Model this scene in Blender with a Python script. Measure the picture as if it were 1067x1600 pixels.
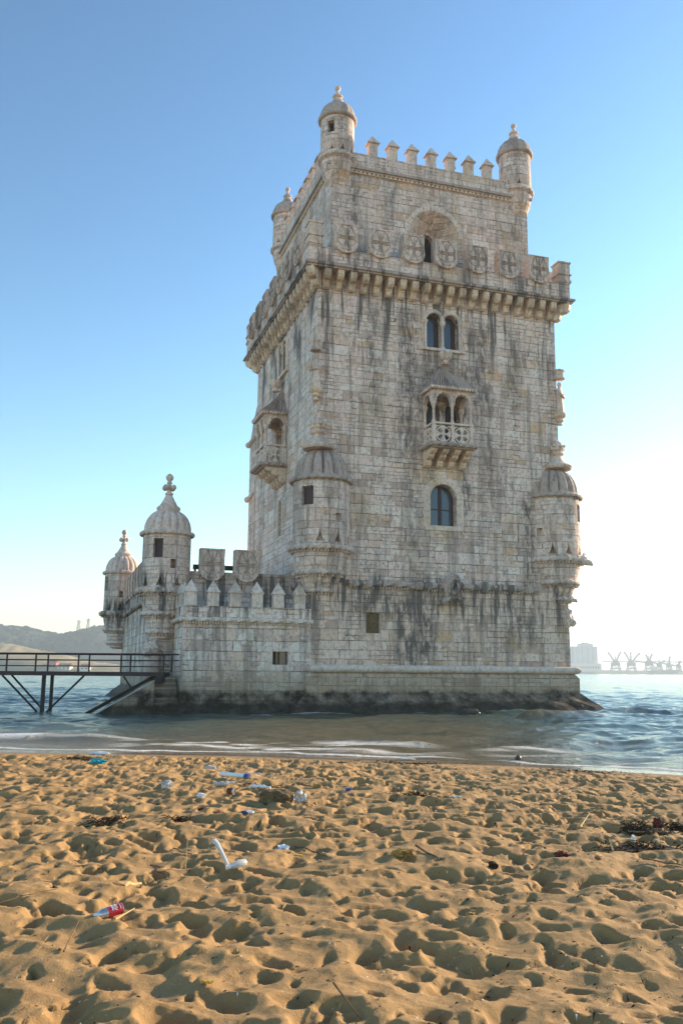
import bpy, math, random
import numpy as np
from mathutils import Vector, Matrix
PI=math.pi; R=math.radians
random.seed(7); rng=np.random.default_rng(11)
for o in list(bpy.data.objects): bpy.data.objects.remove(o)
SC=bpy.context.scene; COL=SC.collection
# ------------------------------------------------------------------ camera
EYE=1.898
cam_d=bpy.data.cameras.new('camera'); cam=bpy.data.objects.new('camera',cam_d); COL.objects.link(cam); SC.camera=cam
cam_d.sensor_fit='VERTICAL'; cam_d.sensor_height=36; cam_d.sensor_width=24; cam_d.lens=31.303; cam_d.clip_start=.1; cam_d.clip_end=30000
_p,_r=.1764,.0077
_c,_s=math.cos(_p),math.sin(_p); right0=Vector((1,0,0)); up0=Vector((0,-_s,_c)); fwd=Vector((0,_c,_s))
rt=math.cos(_r)*right0+math.sin(_r)*up0; up=-math.sin(_r)*right0+math.cos(_r)*up0
cam.matrix_world=Matrix(((rt.x,up.x,-fwd.x,0),(rt.y,up.y,-fwd.y,0),(rt.z,up.z,-fwd.z,EYE),(0,0,0,1)))
# ------------------------------------------------------------------ light
AZ,EL=R(57),R(18)
w=bpy.data.worlds.new('World'); SC.world=w; w.use_nodes=True
nt=w.node_tree; nt.nodes.clear()
sky=nt.nodes.new('ShaderNodeTexSky'); sky.sky_type='NISHITA'; sky.sun_disc=False; sky.sun_elevation=EL; sky.sun_rotation=AZ
sky.air_density=1.15; sky.dust_density=.35; sky.ozone_density=2.0; sky.altitude=0
hs=nt.nodes.new('ShaderNodeHueSaturation'); hs.inputs['Saturation'].default_value=1.04; hs.inputs['Hue'].default_value=.490
gm=nt.nodes.new('ShaderNodeGamma'); gm.inputs[1].default_value=1.5
bg=nt.nodes.new('ShaderNodeBackground'); bg.inputs[1].default_value=.066; wo=nt.nodes.new('ShaderNodeOutputWorld')
nt.links.new(sky.outputs[0],hs.inputs['Color']); nt.links.new(hs.outputs[0],gm.inputs[0]); nt.links.new(gm.outputs[0],bg.inputs[0]); nt.links.new(bg.outputs[0],wo.inputs[0])
sd=bpy.data.lights.new('sun','SUN'); sd.energy=5.0; sd.angle=R(.6); sd.color=(1,.80,.56)
sun=bpy.data.objects.new('sun',sd); COL.objects.link(sun)
sv=Vector((math.sin(AZ)*math.cos(EL),math.cos(AZ)*math.cos(EL),math.sin(EL)))
sun.rotation_euler=sv.to_track_quat('Z','Y').to_euler(); sun.location=sv*200
vs=SC.view_settings; vs.view_transform='Standard'; vs.look='None'; vs.gamma=1; vs.exposure=1.08; vs.use_curve_mapping=False
SC.render.engine='CYCLES'; cy=SC.cycles; cy.use_denoising=True; cy.max_bounces=6; cy.diffuse_bounces=3; cy.glossy_bounces=3; cy.transmission_bounces=6; cy.transparent_max_bounces=8; cy.volume_bounces=0
cy.sample_clamp_indirect=6; cy.caustics_reflective=False; cy.caustics_refractive=False
# ------------------------------------------------------------------ materials
class N:
    def __init__(s,name):
        s.m=bpy.data.materials.new(name); s.m.use_nodes=True; s.t=s.m.node_tree; s.t.nodes.clear()
        s.out=s.t.nodes.new('ShaderNodeOutputMaterial'); s.b=s.t.nodes.new('ShaderNodeBsdfPrincipled'); s.t.links.new(s.b.outputs[0],s.out.inputs[0])
        s.b.inputs['Specular IOR Level'].default_value=.25
    def set(s,n,**k):
        for a,v in k.items():
            i=n.inputs[int(a[1:])] if a[0]=='i' and a[1:].isdigit() else n.inputs[a.replace('_',' ')]
            if isinstance(v,bpy.types.NodeSocket): s.t.links.new(v,i)
            else: i.default_value=v
        return n
    def n(s,ty,**k): return s.set(s.t.nodes.new('ShaderNode'+ty),**k)
    def math(s,op,a,b=0.,c=None,clamp=False):
        n=s.t.nodes.new('ShaderNodeMath'); n.operation=op; n.use_clamp=clamp; s.set(n,i0=a,i1=b)
        if c is not None: s.set(n,i2=c)
        return n.outputs[0]
    def noise(s,vec,scale,detail=4.,rough=.55,dist=0.,dim='3D'):
        n=s.t.nodes.new('ShaderNodeTexNoise'); n.noise_dimensions=dim; s.set(n,Vector=vec,Scale=scale,Detail=detail,Roughness=rough,Distortion=dist); return n.outputs[0]
    def comb(s,x=0.,y=0.,z=0.): return s.n('CombineXYZ',i0=x,i1=y,i2=z).outputs[0]
    def sep(s,v): return s.n('SeparateXYZ',i0=v).outputs
    def ramp(s,f,pts,inter='LINEAR'):
        n=s.t.nodes.new('ShaderNodeValToRGB'); n.color_ramp.interpolation=inter; e=n.color_ramp.elements
        while len(e)<len(pts): e.new(.5)
        for q,(p,c) in zip(e,pts):
            q.position=p; q.color=(c,c,c,1) if not isinstance(c,tuple) else (*c,1)
        s.t.links.new(f,n.inputs[0]); return n.outputs[0]
    def mix(s,f,a,b,mode='MIX'):
        n=s.t.nodes.new('ShaderNodeMix'); n.data_type='RGBA'; n.blend_type=mode; n.clamp_factor=True
        for i,v in ((0,f),(6,a),(7,b)):
            if isinstance(v,bpy.types.NodeSocket): s.t.links.new(v,n.inputs[i])
            elif i==0: n.inputs[0].default_value=v
            else: n.inputs[i].default_value=(*v,1) if len(v)==3 else v
        return n.outputs[2]
    def bump(s,h,st=.5,d=.02,nrm=None):
        n=s.n('Bump',Height=h,Strength=st,Distance=d)
        if nrm: s.t.links.new(nrm,n.inputs['Normal'])
        return n.outputs[0]
def sm(n,x,a,b):  # smoothstep
    r=n.t.nodes.new('ShaderNodeMapRange'); r.interpolation_type='SMOOTHSTEP'; n.set(r,i0=x,i1=float(a),i2=float(b)); return r.outputs[0]
def stone(name,brick=True,row=.42,bw=.95,light=1.,dark=0.,streak=1.,masks=(),mort=.016,tint=(1,1,1),bumpd=.03):
    N_=N(name); n=N_
    uv=n.n('UVMap').outputs[0]; pos=n.n('NewGeometry').outputs['Position']
    px,py,pz=n.sep(pos)
    u,v,_=n.sep(uv)
    L=lambda r,g,b:(min(.9,r*light*tint[0]*1.29),min(.87,g*light*tint[1]*1.13),min(.84,b*light*tint[2]*1.13))
    if brick:
        jit=n.noise(uv,5.5,3.)
        jj=n.math('MULTIPLY',n.math('SUBTRACT',jit,.5),.085)
        vw=n.math('ADD',n.math('ADD',v,n.math('MULTIPLY',n.noise(n.comb(n.math('MULTIPLY',u,.02),v,0.),.55,1.),.9)),jj)
        rowi=n.math('FLOOR',n.math('DIVIDE',vw,row))
        wn=n.t.nodes.new('ShaderNodeTexWhiteNoise'); wn.noise_dimensions='1D'; n.set(wn,W=rowi); rr=wn.outputs[0]
        uw=n.math('ADD',n.math('ADD',n.math('MULTIPLY',u,n.math('ADD',n.math('MULTIPLY',rr,.55),.75)),n.math('MULTIPLY',rr,37.)),n.math('ADD',jj,n.math('MULTIPLY',n.noise(n.comb(u,rowi,0.),1.1,1.),.6)))
        br=n.t.nodes.new('ShaderNodeTexBrick'); br.offset=0; br.squash=1
        n.set(br,Vector=n.comb(uw,vw,0.),Color1=(0,0,0,1),Color2=(1,1,1,1),Mortar=(.5,.5,.5,1),Scale=1.,Brick_Width=bw,Row_Height=row)
        n.set(br,**{'Mortar_Size':n.math('ADD',mort*.35,n.math('MULTIPLY',n.noise(uv,2.3,3.),mort*1.4)),'Mortar_Smooth':.35})
        b2=n.t.nodes.new('ShaderNodeTexBrick'); b2.offset=.5
        n.set(b2,Vector=n.comb(uw,vw,0.),Color1=(0,0,0,1),Color2=(1,1,1,1),Mortar=(.5,.5,.5,1),Scale=1.,Brick_Width=bw*.57,Row_Height=row*.5)
        n.set(b2,**{'Mortar_Size':mort*.9,'Mortar_Smooth':.35})
        pm=n.ramp(n.noise(uv,.62,3.,.6),[(.53,0.),(.54,1.)])
        fac=n.mix(pm,br.outputs['Fac'],b2.outputs['Fac']); rnd=n.sep(n.mix(pm,br.outputs['Color'],b2.outputs['Color']))[0]
        base=n.ramp(rnd,[(0,L(.44,.36,.29)),(.08,L(.62,.52,.41)),(.25,L(.74,.65,.56)),(.45,L(.60,.51,.44)),(.62,L(.78,.70,.61)),(.80,L(.66,.58,.52)),(.86,L(.58,.42,.24)),(.90,L(.40,.34,.30)),(1,L(.70,.60,.47))])
        base=n.mix(.18,base,L(.70,.61,.52))
    else:
        base=n.mix(n.noise(pos,1.6,4.),L(.56,.48,.40),L(.74,.66,.57)); fac=None
    # mottling inside stones
    nz=n.noise(pos,7.,6.,.68)
    base=n.mix(n.math('MULTIPLY',n.ramp(nz,[(.48,0.),(.62,1.)]),.5),base,(.27,.225,.19))
    # ochre iron patches
    och=n.ramp(n.noise(n.comb(n.math('MULTIPLY',px,.9),py,n.math('MULTIPLY',pz,.7)),.55,4.,.6,.4),[(.56,0.),(.72,1.)])
    base=n.mix(n.math('MULTIPLY',och,.5),base,(.50,.33,.13))
    # vertical run stains
    hx=n.math('ADD',px,n.math('MULTIPLY',py,.31))
    st=n.noise(n.comb(n.math('MULTIPLY',hx,1.7),n.math('MULTIPLY',py,.7),n.math('MULTIPLY',pz,.16)),1.25,5.,.66,.25)
    st2=n.noise(n.comb(n.math('MULTIPLY',hx,6.),n.math('MULTIPLY',py,2.),n.math('MULTIPLY',pz,.5)),.9,3.,.6,.2)
    zone=n.math('ADD',.45,n.math('ADD',n.math('MULTIPLY',n.math('MULTIPLY',sm(n,pz,15.,20.),sm(n,pz,24.5,21.)),.55),n.math('MULTIPLY',n.math('MULTIPLY',sm(n,pz,3.6,5.6),sm(n,pz,6.6,5.9)),.75)))
    big=n.noise(pos,.22,3.,.6)
    amt=n.math('MULTIPLY',n.ramp(n.math('ADD',n.math('MULTIPLY',st,.75),n.math('MULTIPLY',st2,.3)),[(.51,0.),(.60,1.)]),zone)
    blot=n.math('MULTIPLY',n.ramp(n.noise(n.n('Mapping',Vector=pos,Scale=(1.,1.,.42)).outputs[0],1.9,8.,.74,.3),[(.53,0.),(.62,1.)]),n.ramp(big,[(.45,.05),(.60,.95)]))
    if masks:
        ob=n.n('TexCoord').outputs['Object']; ox,oy,oz=n.sep(ob)
        wob=n.math('MULTIPLY',n.math('SUBTRACT',n.noise(ob,1.3,5.,.7),.5),1.)
        for (a0,a1,z0,z1,k) in masks:
            ww=.28
            axx=n.math('ADD',ox,wob)
            mk=n.math('MULTIPLY',n.math('MULTIPLY',sm(n,axx,a0-ww,a0+ww),sm(n,axx,a1+ww,a1-ww)),n.math('MULTIPLY',sm(n,oz,z0-.6,z0+.6),sm(n,oz,z1+.6,z1-.6)))
            mk=n.math('MULTIPLY',mk,n.ramp(n.noise(n.n('Mapping',Vector=ob,Scale=(1.5,1.,.45)).outputs[0],2.3,8.,.76),[(.42,0.),(.56,1.)]))
            amt=n.math('MAXIMUM',amt,n.math('MULTIPLY',mk,k))
    tot=n.math('MULTIPLY',n.math('MAXIMUM',amt,n.math('MULTIPLY',blot,.62)),streak,clamp=True)
    tot=n.math('MAXIMUM',tot,dark) if dark else tot
    base=n.mix(n.math('MULTIPLY',tot,.92),base,(.115,.10,.092))
    if dark: base=n.mix(n.math('MULTIPLY',n.noise(pos,3.,5.,.7),dark*.5),base,(.24,.22,.20))
    if fac is not None:
        base=n.mix(n.math('MULTIPLY',fac,n.ramp(n.noise(uv,.9,3.),[(.38,.1),(.6,.9)])),base,(.15,.115,.085))
    # tidal band: brown then black algae
    edge=n.math('MULTIPLY',n.math('SUBTRACT',n.noise(n.comb(px,py,pz),1.1,6.,.7),.5),.8)
    ze=n.math('ADD',pz,edge)
    base=n.mix(n.math('MULTIPLY',sm(n,ze,2.5,1.1),.6),base,(.26,.20,.12))
    base=n.mix(n.math('MULTIPLY',sm(n,ze,1.12,.86),n.ramp(n.noise(pos,1.4,5.,.7),[(.38,1.),(.62,.40)])),base,(.026,.019,.011))
    base=n.mix(n.math('MULTIPLY',sm(n,ze,.60,.35),n.ramp(n.noise(pos,2.1,6.,.7),[(.35,1.),(.65,.7)])),base,(.012,.010,.005))
    n.set(n.b,Base_Color=base,Roughness=n.ramp(ze,[(.15,.62),(.5,.9)]))
    h=n.math('ADD',n.math('MULTIPLY',n.noise(pos,9.,6.,.7),.55),n.math('MULTIPLY',n.noise(pos,2.6,4.,.6),.7))
    if fac is not None:
        h=n.math('SUBTRACT',n.math('ADD',h,n.math('MULTIPLY',rnd,.45)),n.math('MULTIPLY',fac,1.3))
    n.set(n.b,Normal=n.bump(h,.8,bumpd))
    return n.m
M={}
M['wall']=stone('wall_limestone',streak=1.05,masks=((5.0,8.6,14.,17.4,.9),(8.0,9.3,15.,19.5,.9),(4.2,5.2,12.,20.,.95),(2.6,3.2,14.,20.,.85),(8.9,9.4,10.,16.,.8),(10.9,11.5,6.3,10.8,1.),(4.6,5.4,6.5,14.,.7),(7.4,8.1,9.,13.,.8),(10.2,11.,15.,19.5,.75)))
M['upper']=stone('upper_stage_limestone',light=.98,streak=.9,masks=((1.7,2.5,21.,28.,1.),(4.,4.5,25.,28.,.85),(11.,12.,23.,27.,.7),(5.5,8.5,21.4,23.2,.4)))
M['lower']=stone('lower_wall_limestone',row=.42,bw=.85,light=.93,streak=1.2,tint=(1,.965,.90),masks=((4.,6.,1.8,5.6,.9),(9.6,11.4,3.,5.6,.7),(2.,4.,4.2,5.8,.8)))
M['bast']=stone('bastion_limestone',row=.46,bw=.95,light=1.03,streak=1.25,masks=())
M['round']=stone('turret_limestone',row=.42,bw=.75,light=.98,streak=1.15,mort=.012)
M['carved']=stone('carved_limestone',brick=False,light=.98,streak=.8,bumpd=.02)
M['cream']=stone('dressed_limestone',brick=False,light=1.04,streak=.35,bumpd=.012)
M['dark']=stone('weathered_limestone',brick=False,light=.9,dark=.38,streak=1.5,bumpd=.02)
M['darkened']=stone('darkened_limestone',brick=False,light=.62,dark=.22,streak=1.2,bumpd=.02)  # darker stone tone for the shield cross lines and the step risers
M['corbel']=stone('corbel_limestone',brick=False,light=1.0,streak=.5,tint=(1.03,.97,.85),bumpd=.02)
def plain(name,col,rough=.6,spec=.3,metal=0.,var=.15,scale=8.,bump=.0,**k):
    n=N(name); pos=n.n('TexCoord').outputs['Object']
    c2=tuple(min(1,max(0,c*(1-var*2))) for c in col)
    n.set(n.b,Base_Color=n.mix(n.ramp(n.noise(pos,scale,5.,.6),[(.35,0.),(.7,1.)]),col,c2),Roughness=rough,Metallic=metal)
    n.b.inputs['Specular IOR Level'].default_value=spec
    for a,v in k.items(): n.b.inputs[a.replace('_',' ')].default_value=v
    if bump: n.set(n.b,Normal=n.bump(n.noise(pos,scale*2,5.,.7),.6,bump))
    return n.m
M['maroon']=plain('maroon_painted_wood',(.055,.022,.024),.55,.4)
M['glass']=plain('window_glass',(.05,.075,.12),.12,.9,0.,.1,1.5)
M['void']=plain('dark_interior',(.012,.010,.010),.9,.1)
M['iron']=plain('painted_iron',(.045,.022,.022),.55,.4,0.,.35,5.)
M['black']=plain('blackened_iron',(.02,.018,.018),.6,.3)
M['steel']=plain('galvanised_rail',(.55,.56,.58),.4,.5,.3)
M['white']=plain('white_plastic',(.82,.84,.86),.35,.5,0.,.05)
M['blue']=plain('blue_plastic',(.03,.06,.28),.35,.5)
M['teal']=plain('teal_plastic',(.01,.34,.42),.4,.5)
M['red']=plain('red_print',(.55,.02,.04),.35,.5,0.,.08)
M['alu']=plain('aluminium',(.62,.60,.62),.28,.5,.75,.06)
M['rust']=plain('rusty_metal',(.20,.06,.025),.8,.2,0.,.3,20.,.004)
M['yrust']=plain('rusted_yellow_tin',(.50,.30,.08),.7,.3,0.,.35,16.)
M['rock']=plain('sandy_stone',(.20,.14,.072),.92,.15,0.,.32,9.,.02)
M['wetrock']=plain('wet_dark_rock',(.05,.042,.035),.35,.5,0.,.3,6.,.03)
M['wood']=plain('driftwood',(.24,.15,.08),.85,.15,0.,.3,14.,.004)
M['paleReed']=plain('dry_reed',(.58,.42,.19),.8,.2,0.,.15,14.)
M['weed']=plain('dried_seaweed',(.045,.028,.016),.9,.15,0.,.3,20.)
M['leaf']=plain('yellow_leaf',(.62,.38,.07),.7,.2,0.,.15,20.)
M['orange']=plain('orange_shell',(.55,.20,.07),.7,.2,0.,.2,20.)
M['shell']=plain('pale_shell',(.70,.64,.55),.6,.3,0.,.2,20.)
M['dkred']=plain('dark_red_scrap',(.16,.04,.025),.7,.2,0.,.3,12.)
def clearplastic():
    n=N('clear_plastic'); n.b.inputs['Base Color'].default_value=(.86,.90,.92,1); n.b.inputs['Roughness'].default_value=.16
    n.b.inputs['Transmission Weight'].default_value=.55; n.b.inputs['IOR'].default_value=1.2; n.b.inputs['Specular IOR Level'].default_value=.6
    pos=n.n('TexCoord').outputs['Object']; n.set(n.b,Normal=n.bump(n.noise(pos,30.,3.),.7,.004)); return n.m
M['clear']=clearplastic()
# ------------------------------------------------------------------ mesh kit
class MB:
    def __init__(s): s.v=[]; s.f=[]
    def add(s,V,F):
        k=len(s.v); s.v+= [tuple(p) for p in V]; s.f+=[tuple(i+k for i in f) for f in F]; return s
    def box(s,x0,x1,y0,y1,z0,z1,tx=0.,ty=0.):   # tx,ty: inset of the top
        return s.add([(x0,y0,z0),(x1,y0,z0),(x1,y1,z0),(x0,y1,z0),(x0+tx,y0+ty,z1),(x1-tx,y0+ty,z1),(x1-tx,y1-ty,z1),(x0+tx,y1-ty,z1)],
            [(0,3,2,1),(4,5,6,7),(0,1,5,4),(1,2,6,5),(2,3,7,6),(3,0,4,7)])
    def prism(s,P,m,w0,w1,P2=None):
        P2=P2 or P; n=len(P)
        V=[m(a,b,w0) for a,b in P]+[m(a,b,w1) for a,b in P2]
        return s.add(V,[tuple(range(n)),tuple(range(2*n-1,n-1,-1))]+[(i,i+n,(i+1)%n+n,(i+1)%n) for i in range(n)])
    def lathe(s,prof,seg=32,c=(0,0,0),lob=0,amp=0.,lobz=(-1e9,1e9),sharp=1.):
        V=[];F=[]
        for r,z in prof:
            for k in range(seg):
                a=2*PI*k/seg; q=r
                if lob and lobz[0]<=z<=lobz[1]: q=r*(1-amp*(1-abs(math.sin(lob*a/2)))**sharp)
                V.append((c[0]+q*math.cos(a),c[1]+q*math.sin(a),c[2]+z))
        m=len(prof)
        for i in range(m-1):
            for k in range(seg):
                a=i*seg+k; b=i*seg+(k+1)%seg; F.append((a,b,b+seg,a+seg))
        F.append(tuple(range(seg-1,-1,-1))); F.append(tuple((m-1)*seg+k for k in range(seg)))
        return s.add(V,F)
    def tube(s,pts,rad,seg=10,lob=0,amp=0.,pitch=.5,closed=False,flat=1.,cap=True):
        pts=[Vector(p) for p in pts]; n=len(pts); V=[];F=[]; L=0; prev=None
        rr=rad if hasattr(rad,'__len__') else [rad]*n
        for i,p in enumerate(pts):
            if closed: t=pts[(i+1)%n]-pts[i-1]
            else: t=pts[min(i+1,n-1)]-pts[max(i-1,0)]
            t=t.normalized() if t.length>1e-9 else Vector((1,0,0))
            ref=Vector((0,0,1)) if abs(t.z)<.95 else Vector((0,1,0))
            if prev is not None and abs(t.z)>=.7: ref=prev
            x=t.cross(ref).normalized(); y=x.cross(t).normalized(); prev=y
            if i: L+=(p-pts[i-1]).length
            for k in range(seg):
                a=2*PI*k/seg; q=rr[i]*(1+amp*math.cos(lob*a-2*PI*L/pitch)) if lob else rr[i]
                V.append(p+x*q*math.cos(a)+y*q*flat*math.sin(a))
        m=n if closed else n-1
        for i in range(m):
            for k in range(seg):
                a=i*seg+k; b=i*seg+(k+1)%seg; c=((i+1)%n)*seg
                F.append((a,b,c+(k+1)%seg,c+k))
        if not closed and cap: F.append(tuple(range(seg-1,-1,-1))); F.append(tuple((n-1)*seg+k for k in range(seg)))
        return s.add(V,F)
    def ball(s,c,r,seg=12,rings=8,sq=(1,1,1)):
        pr=[]
        for i in range(rings+1):
            a=-PI/2+PI*i/rings; pr.append((max(1e-4,r*math.cos(a)),r*math.sin(a)))
        k=len(s.v); s.lathe(pr,seg,(0,0,0))
        for j in range(k,len(s.v)): v=s.v[j]; s.v[j]=(c[0]+v[0]*sq[0],c[1]+v[1]*sq[1],c[2]+v[2]*sq[2])
        return s
    def blob(s,c,r,amp=.3,seed=0,sq=(1,1,1),sub=3,freq=2.2):
        import bmesh
        bm=bmesh.new(); bmesh.ops.create_icosphere(bm,subdivisions=sub,radius=1)
        from mathutils import noise as mn
        for v in bm.verts:
            d=v.co.normalized(); q=1+amp*mn.noise(d*freq+Vector((seed*7.1,seed*3.3,0)))*1.6+amp*.4*mn.noise(d*freq*3+Vector((seed,0,5)))
            v.co=Vector((d.x*sq[0],d.y*sq[1],d.z*sq[2]))*q*r
        bm.verts.index_update()
        s.add([Vector(c)+v.co for v in bm.verts],[tuple(v.index for v in f.verts) for f in bm.faces]); bm.free(); return s
    def mesh(s,name):
        me=bpy.data.meshes.new(name); me.from_pydata(s.v,[],s.f); me.validate(); return me
    def build(s,name,mat,parent=None,smooth=False,uv='box',cut=None,Rr=1.,loc=(0,0,0),rotz=0.,autos=None):
        me=s.mesh(name)
        import bmesh
        bm=bmesh.new(); bm.from_mesh(me); bmesh.ops.recalc_face_normals(bm,faces=bm.faces); bm.to_mesh(me); bm.free()
        if cut is not None:
            me=boolean(me,cut.mesh('cutter'))
            me.name=name
        finish(me,uv,Rr,smooth,autos)
        me.materials.clear(); me.materials.append(M[mat] if isinstance(mat,str) else mat)
        o=bpy.data.objects.new(name,me); COL.objects.link(o); o.location=loc; o.rotation_euler=(0,0,rotz)
        if parent: o.parent=parent
        return o
def boolean(me,cm):
    import bmesh
    bm=bmesh.new(); bm.from_mesh(cm); bmesh.ops.recalc_face_normals(bm,faces=bm.faces); bm.to_mesh(cm); bm.free()
    a=bpy.data.objects.new('tmp_a',me); b=bpy.data.objects.new('tmp_b',cm); COL.objects.link(a); COL.objects.link(b)
    md=a.modifiers.new('b','BOOLEAN'); md.operation='DIFFERENCE'; md.object=b; md.solver='EXACT'; md.use_self=True
    dg=bpy.context.evaluated_depsgraph_get(); dg.update()
    out=bpy.data.meshes.new_from_object(a.evaluated_get(dg))
    bpy.data.objects.remove(a); bpy.data.objects.remove(b); return out
def finish(me,uv,Rr,smooth,autos=None):
    l=me.uv_layers.new(name='UVMap') if not me.uv_layers else me.uv_layers[0]
    vc=[v.co for v in me.vertices]
    for p in me.polygons:
        nx,ny,nz=p.normal
        if uv=='cyl':
            cx=sum(vc[i].x for i in p.vertices)/len(p.vertices); cyy=sum(vc[i].y for i in p.vertices)/len(p.vertices); a0=math.atan2(cyy,cx)
        for li in p.loop_indices:
            c=vc[me.loops[li].vertex_index]
            if uv=='cyl' and abs(nz)<.95:
                a=math.atan2(c.y,c.x)
                while a-a0>PI: a-=2*PI
                while a-a0<-PI: a+=2*PI
                l.data[li].uv=(a*Rr,c.z)
            elif abs(nz)>.8: l.data[li].uv=(c.x,c.y)
            elif abs(nx)>abs(ny): l.data[li].uv=(c.y+40,c.z)
            else: l.data[li].uv=(c.x,c.z)
        if smooth: p.use_smooth=True
    if smooth: me.set_sharp_from_angle(angle=R(autos or 40))
def tag(o,label=None,cat=None,group=None,kind=None):
    if label: o['label']=label
    if cat: o['category']=cat
    if group: o['group']=group
    if kind: o['kind']=kind
    return o
def empty(name,loc,rz=0.,parent=None):
    o=bpy.data.objects.new(name,None); COL.objects.link(o); o.location=loc; o.rotation_euler=(0,0,rz); o.empty_display_size=.3
    if parent: o.parent=parent
    return o
def dup(o,parent,loc=None,rotz=None):
    c=o.copy(); COL.objects.link(c); c.parent=parent
    if loc is not None: c.location=loc
    if rotz is not None: c.rotation_euler=(0,0,rotz)
    for ch in [x for x in bpy.data.objects if x.parent==o]:
        k=ch.copy(); COL.objects.link(k); k.parent=c
    return c
TH=.3104; TC=(-1.236,40.949)
def T(a,b,z=0.): return (TC[0]+a*math.cos(TH)-b*math.sin(TH),TC[1]+a*math.sin(TH)+b*math.cos(TH),z)
idn=lambda a,b,w:(a,w,b)       # 2D in the x-z plane, extruded along y
sid=lambda a,b,w:(w,a,b)       # 2D in the y-z plane, extruded along x
def arch(cx,z0,hw,zs,n=14,k=1.):
    return [(cx-hw,z0),(cx+hw,z0)]+[(cx+hw*math.cos(PI*i/n),zs+k*hw*math.sin(PI*i/n)) for i in range(n+1)]
def ropepath(p,q,step=.07):
    p=Vector(p);q=Vector(q); n=max(2,int((q-p).length/step)); return [p+(q-p)*i/n for i in range(n+1)]
def circ(r,z,n=90,c=(0,0)): return [(c[0]+r*math.cos(2*PI*i/n),c[1]+r*math.sin(2*PI*i/n),z) for i in range(n)]
W_=13.1; D_=13.3
# ================================================================== TOWER
tower=empty('stone_tower',T(0,0,0),TH)
tag(tower,'tall square limestone tower with corner turrets, shield battlements and a carved balcony','tower')
# shaft wall with real window openings (front face is y=0, left face x=0)
cut=MB()
def ymap(y0): return lambda a,b,w:(a,y0+w,b)
CX=6.55
cut.prism(arch(CX,8.9,.70,10.28),idn,-.3,.55)                       # lower window
cut.prism(arch(6.12,17.95,.40,19.42),idn,-.3,.5); cut.prism(arch(7.06,17.95,.40,19.42),idn,-.3,.5)
cut.prism(arch(5.98,12.95,.44,14.75),idn,-.3,.8); cut.prism(arch(7.12,12.95,.44,14.75),idn,-.3,.8)
# left face openings
CL=6.7
cut.prism(arch(CL+.05,9.0,.42,10.5),sid,-.3,.5)
cut.prism(arch(CL-.45,18.05,.38,19.5),sid,-.3,.45); cut.prism(arch(CL+.45,18.05,.38,19.5),sid,-.3,.45)
cut.prism(arch(CL-.5,12.95,.4,14.7),sid,-.3,.7); cut.prism(arch(CL+.5,12.95,.4,14.7),sid,-.3,.7)
MB().box(0,W_,0,D_,5.92,21.13).build('wall',M['wall'],tower,cut=cut)
cut=MB(); cut.box(2.48,3.16,-.5,-.05,3.62,4.58); cut.box(6.05,6.6,-.5,-.11,2.55,3.0)
e=.15
MB().box(-e,W_+e,-e,D_+e,2.0,5.915).build('lower_wall',M['lower'],tower,cut=cut)
MB().box(2.5,3.14,-.06,.02,3.63,4.56).build('blocked_opening','rock',tower)
# plinth: chamfered course, straight course, battered foot
m=MB(); m.box(-.42,W_+.42,-.42,D_+.42,1.62,1.995,.27,.27); m.box(-.44,W_+.44,-.44,D_+.44,.92,1.617); m.build('plinth',M['lower'],tower)
def batter(x0,x1,y0,y1,z0,z1,ext,n=10,seed=1,mat='lower',parent=None,name='foot'):
    rr=random.Random(seed); V=[];rows=6; F=[]
    per=[]
    for i in range(n*3): per.append((x0+(x1-x0)*i/(n*3),y0,0,-1))
    for i in range(n*3): per.append((x1,y0+(y1-y0)*i/(n*3),1,0))
    for i in range(n*3): per.append((x1-(x1-x0)*i/(n*3),y1,0,1))
    for i in range(n*3): per.append((x0,y1-(y1-y0)*i/(n*3),-1,0))
    K=len(per)
    for j in range(rows):
        t=j/(rows-1); z=z1+(z0-z1)*t
        for k,(x,y,ax,ay) in enumerate(per):
            ox=oy=ext*t
            q=rr.uniform(-.07,.07)*(1 if 0<j else 0)
            X=x0-ox+(x-x0)/(x1-x0)*(x1-x0+2*ox); Y=y0-oy+(y-y0)/(y1-y0)*(y1-y0+2*oy)
            V.append((X+ax*q,Y+ay*q,z+(rr.uniform(-.03,.03) if 0<j<rows-1 else 0)))
    for j in range(rows-1):
        for k in range(K): a=j*K+k; b=j*K+(k+1)%K; F.append((a,b,b+K,a+K))
    F.append(tuple(range(K)))
    F.append(tuple((rows-1)*K+k for k in range(K-1,-1,-1)))
    return MB().add(V,F).build(name,M[mat],parent)
batter(-.43,W_+.43,-.43,D_+.43,-.7,.915,1.75,parent=tower)
# torus moulding round the base
m=MB(); zt=1.99
m.tube([(-.28,-.36,zt),(-.14,-.36,zt)]+ropepath((0,-.36,zt),(W_+.2,-.36,zt),.8)+[(W_+.36,-.36,zt),(W_+.55,-.36,zt)],[.12,.17]+[.18]*(2+int((W_+.2)/.8)-1)+[.18,.10],14)
m.tube([(W_+.36,-.3,zt),(W_+.36,D_+.3,zt)],.175,14); m.build('torus_moulding','cream',tower,smooth=True)
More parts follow.
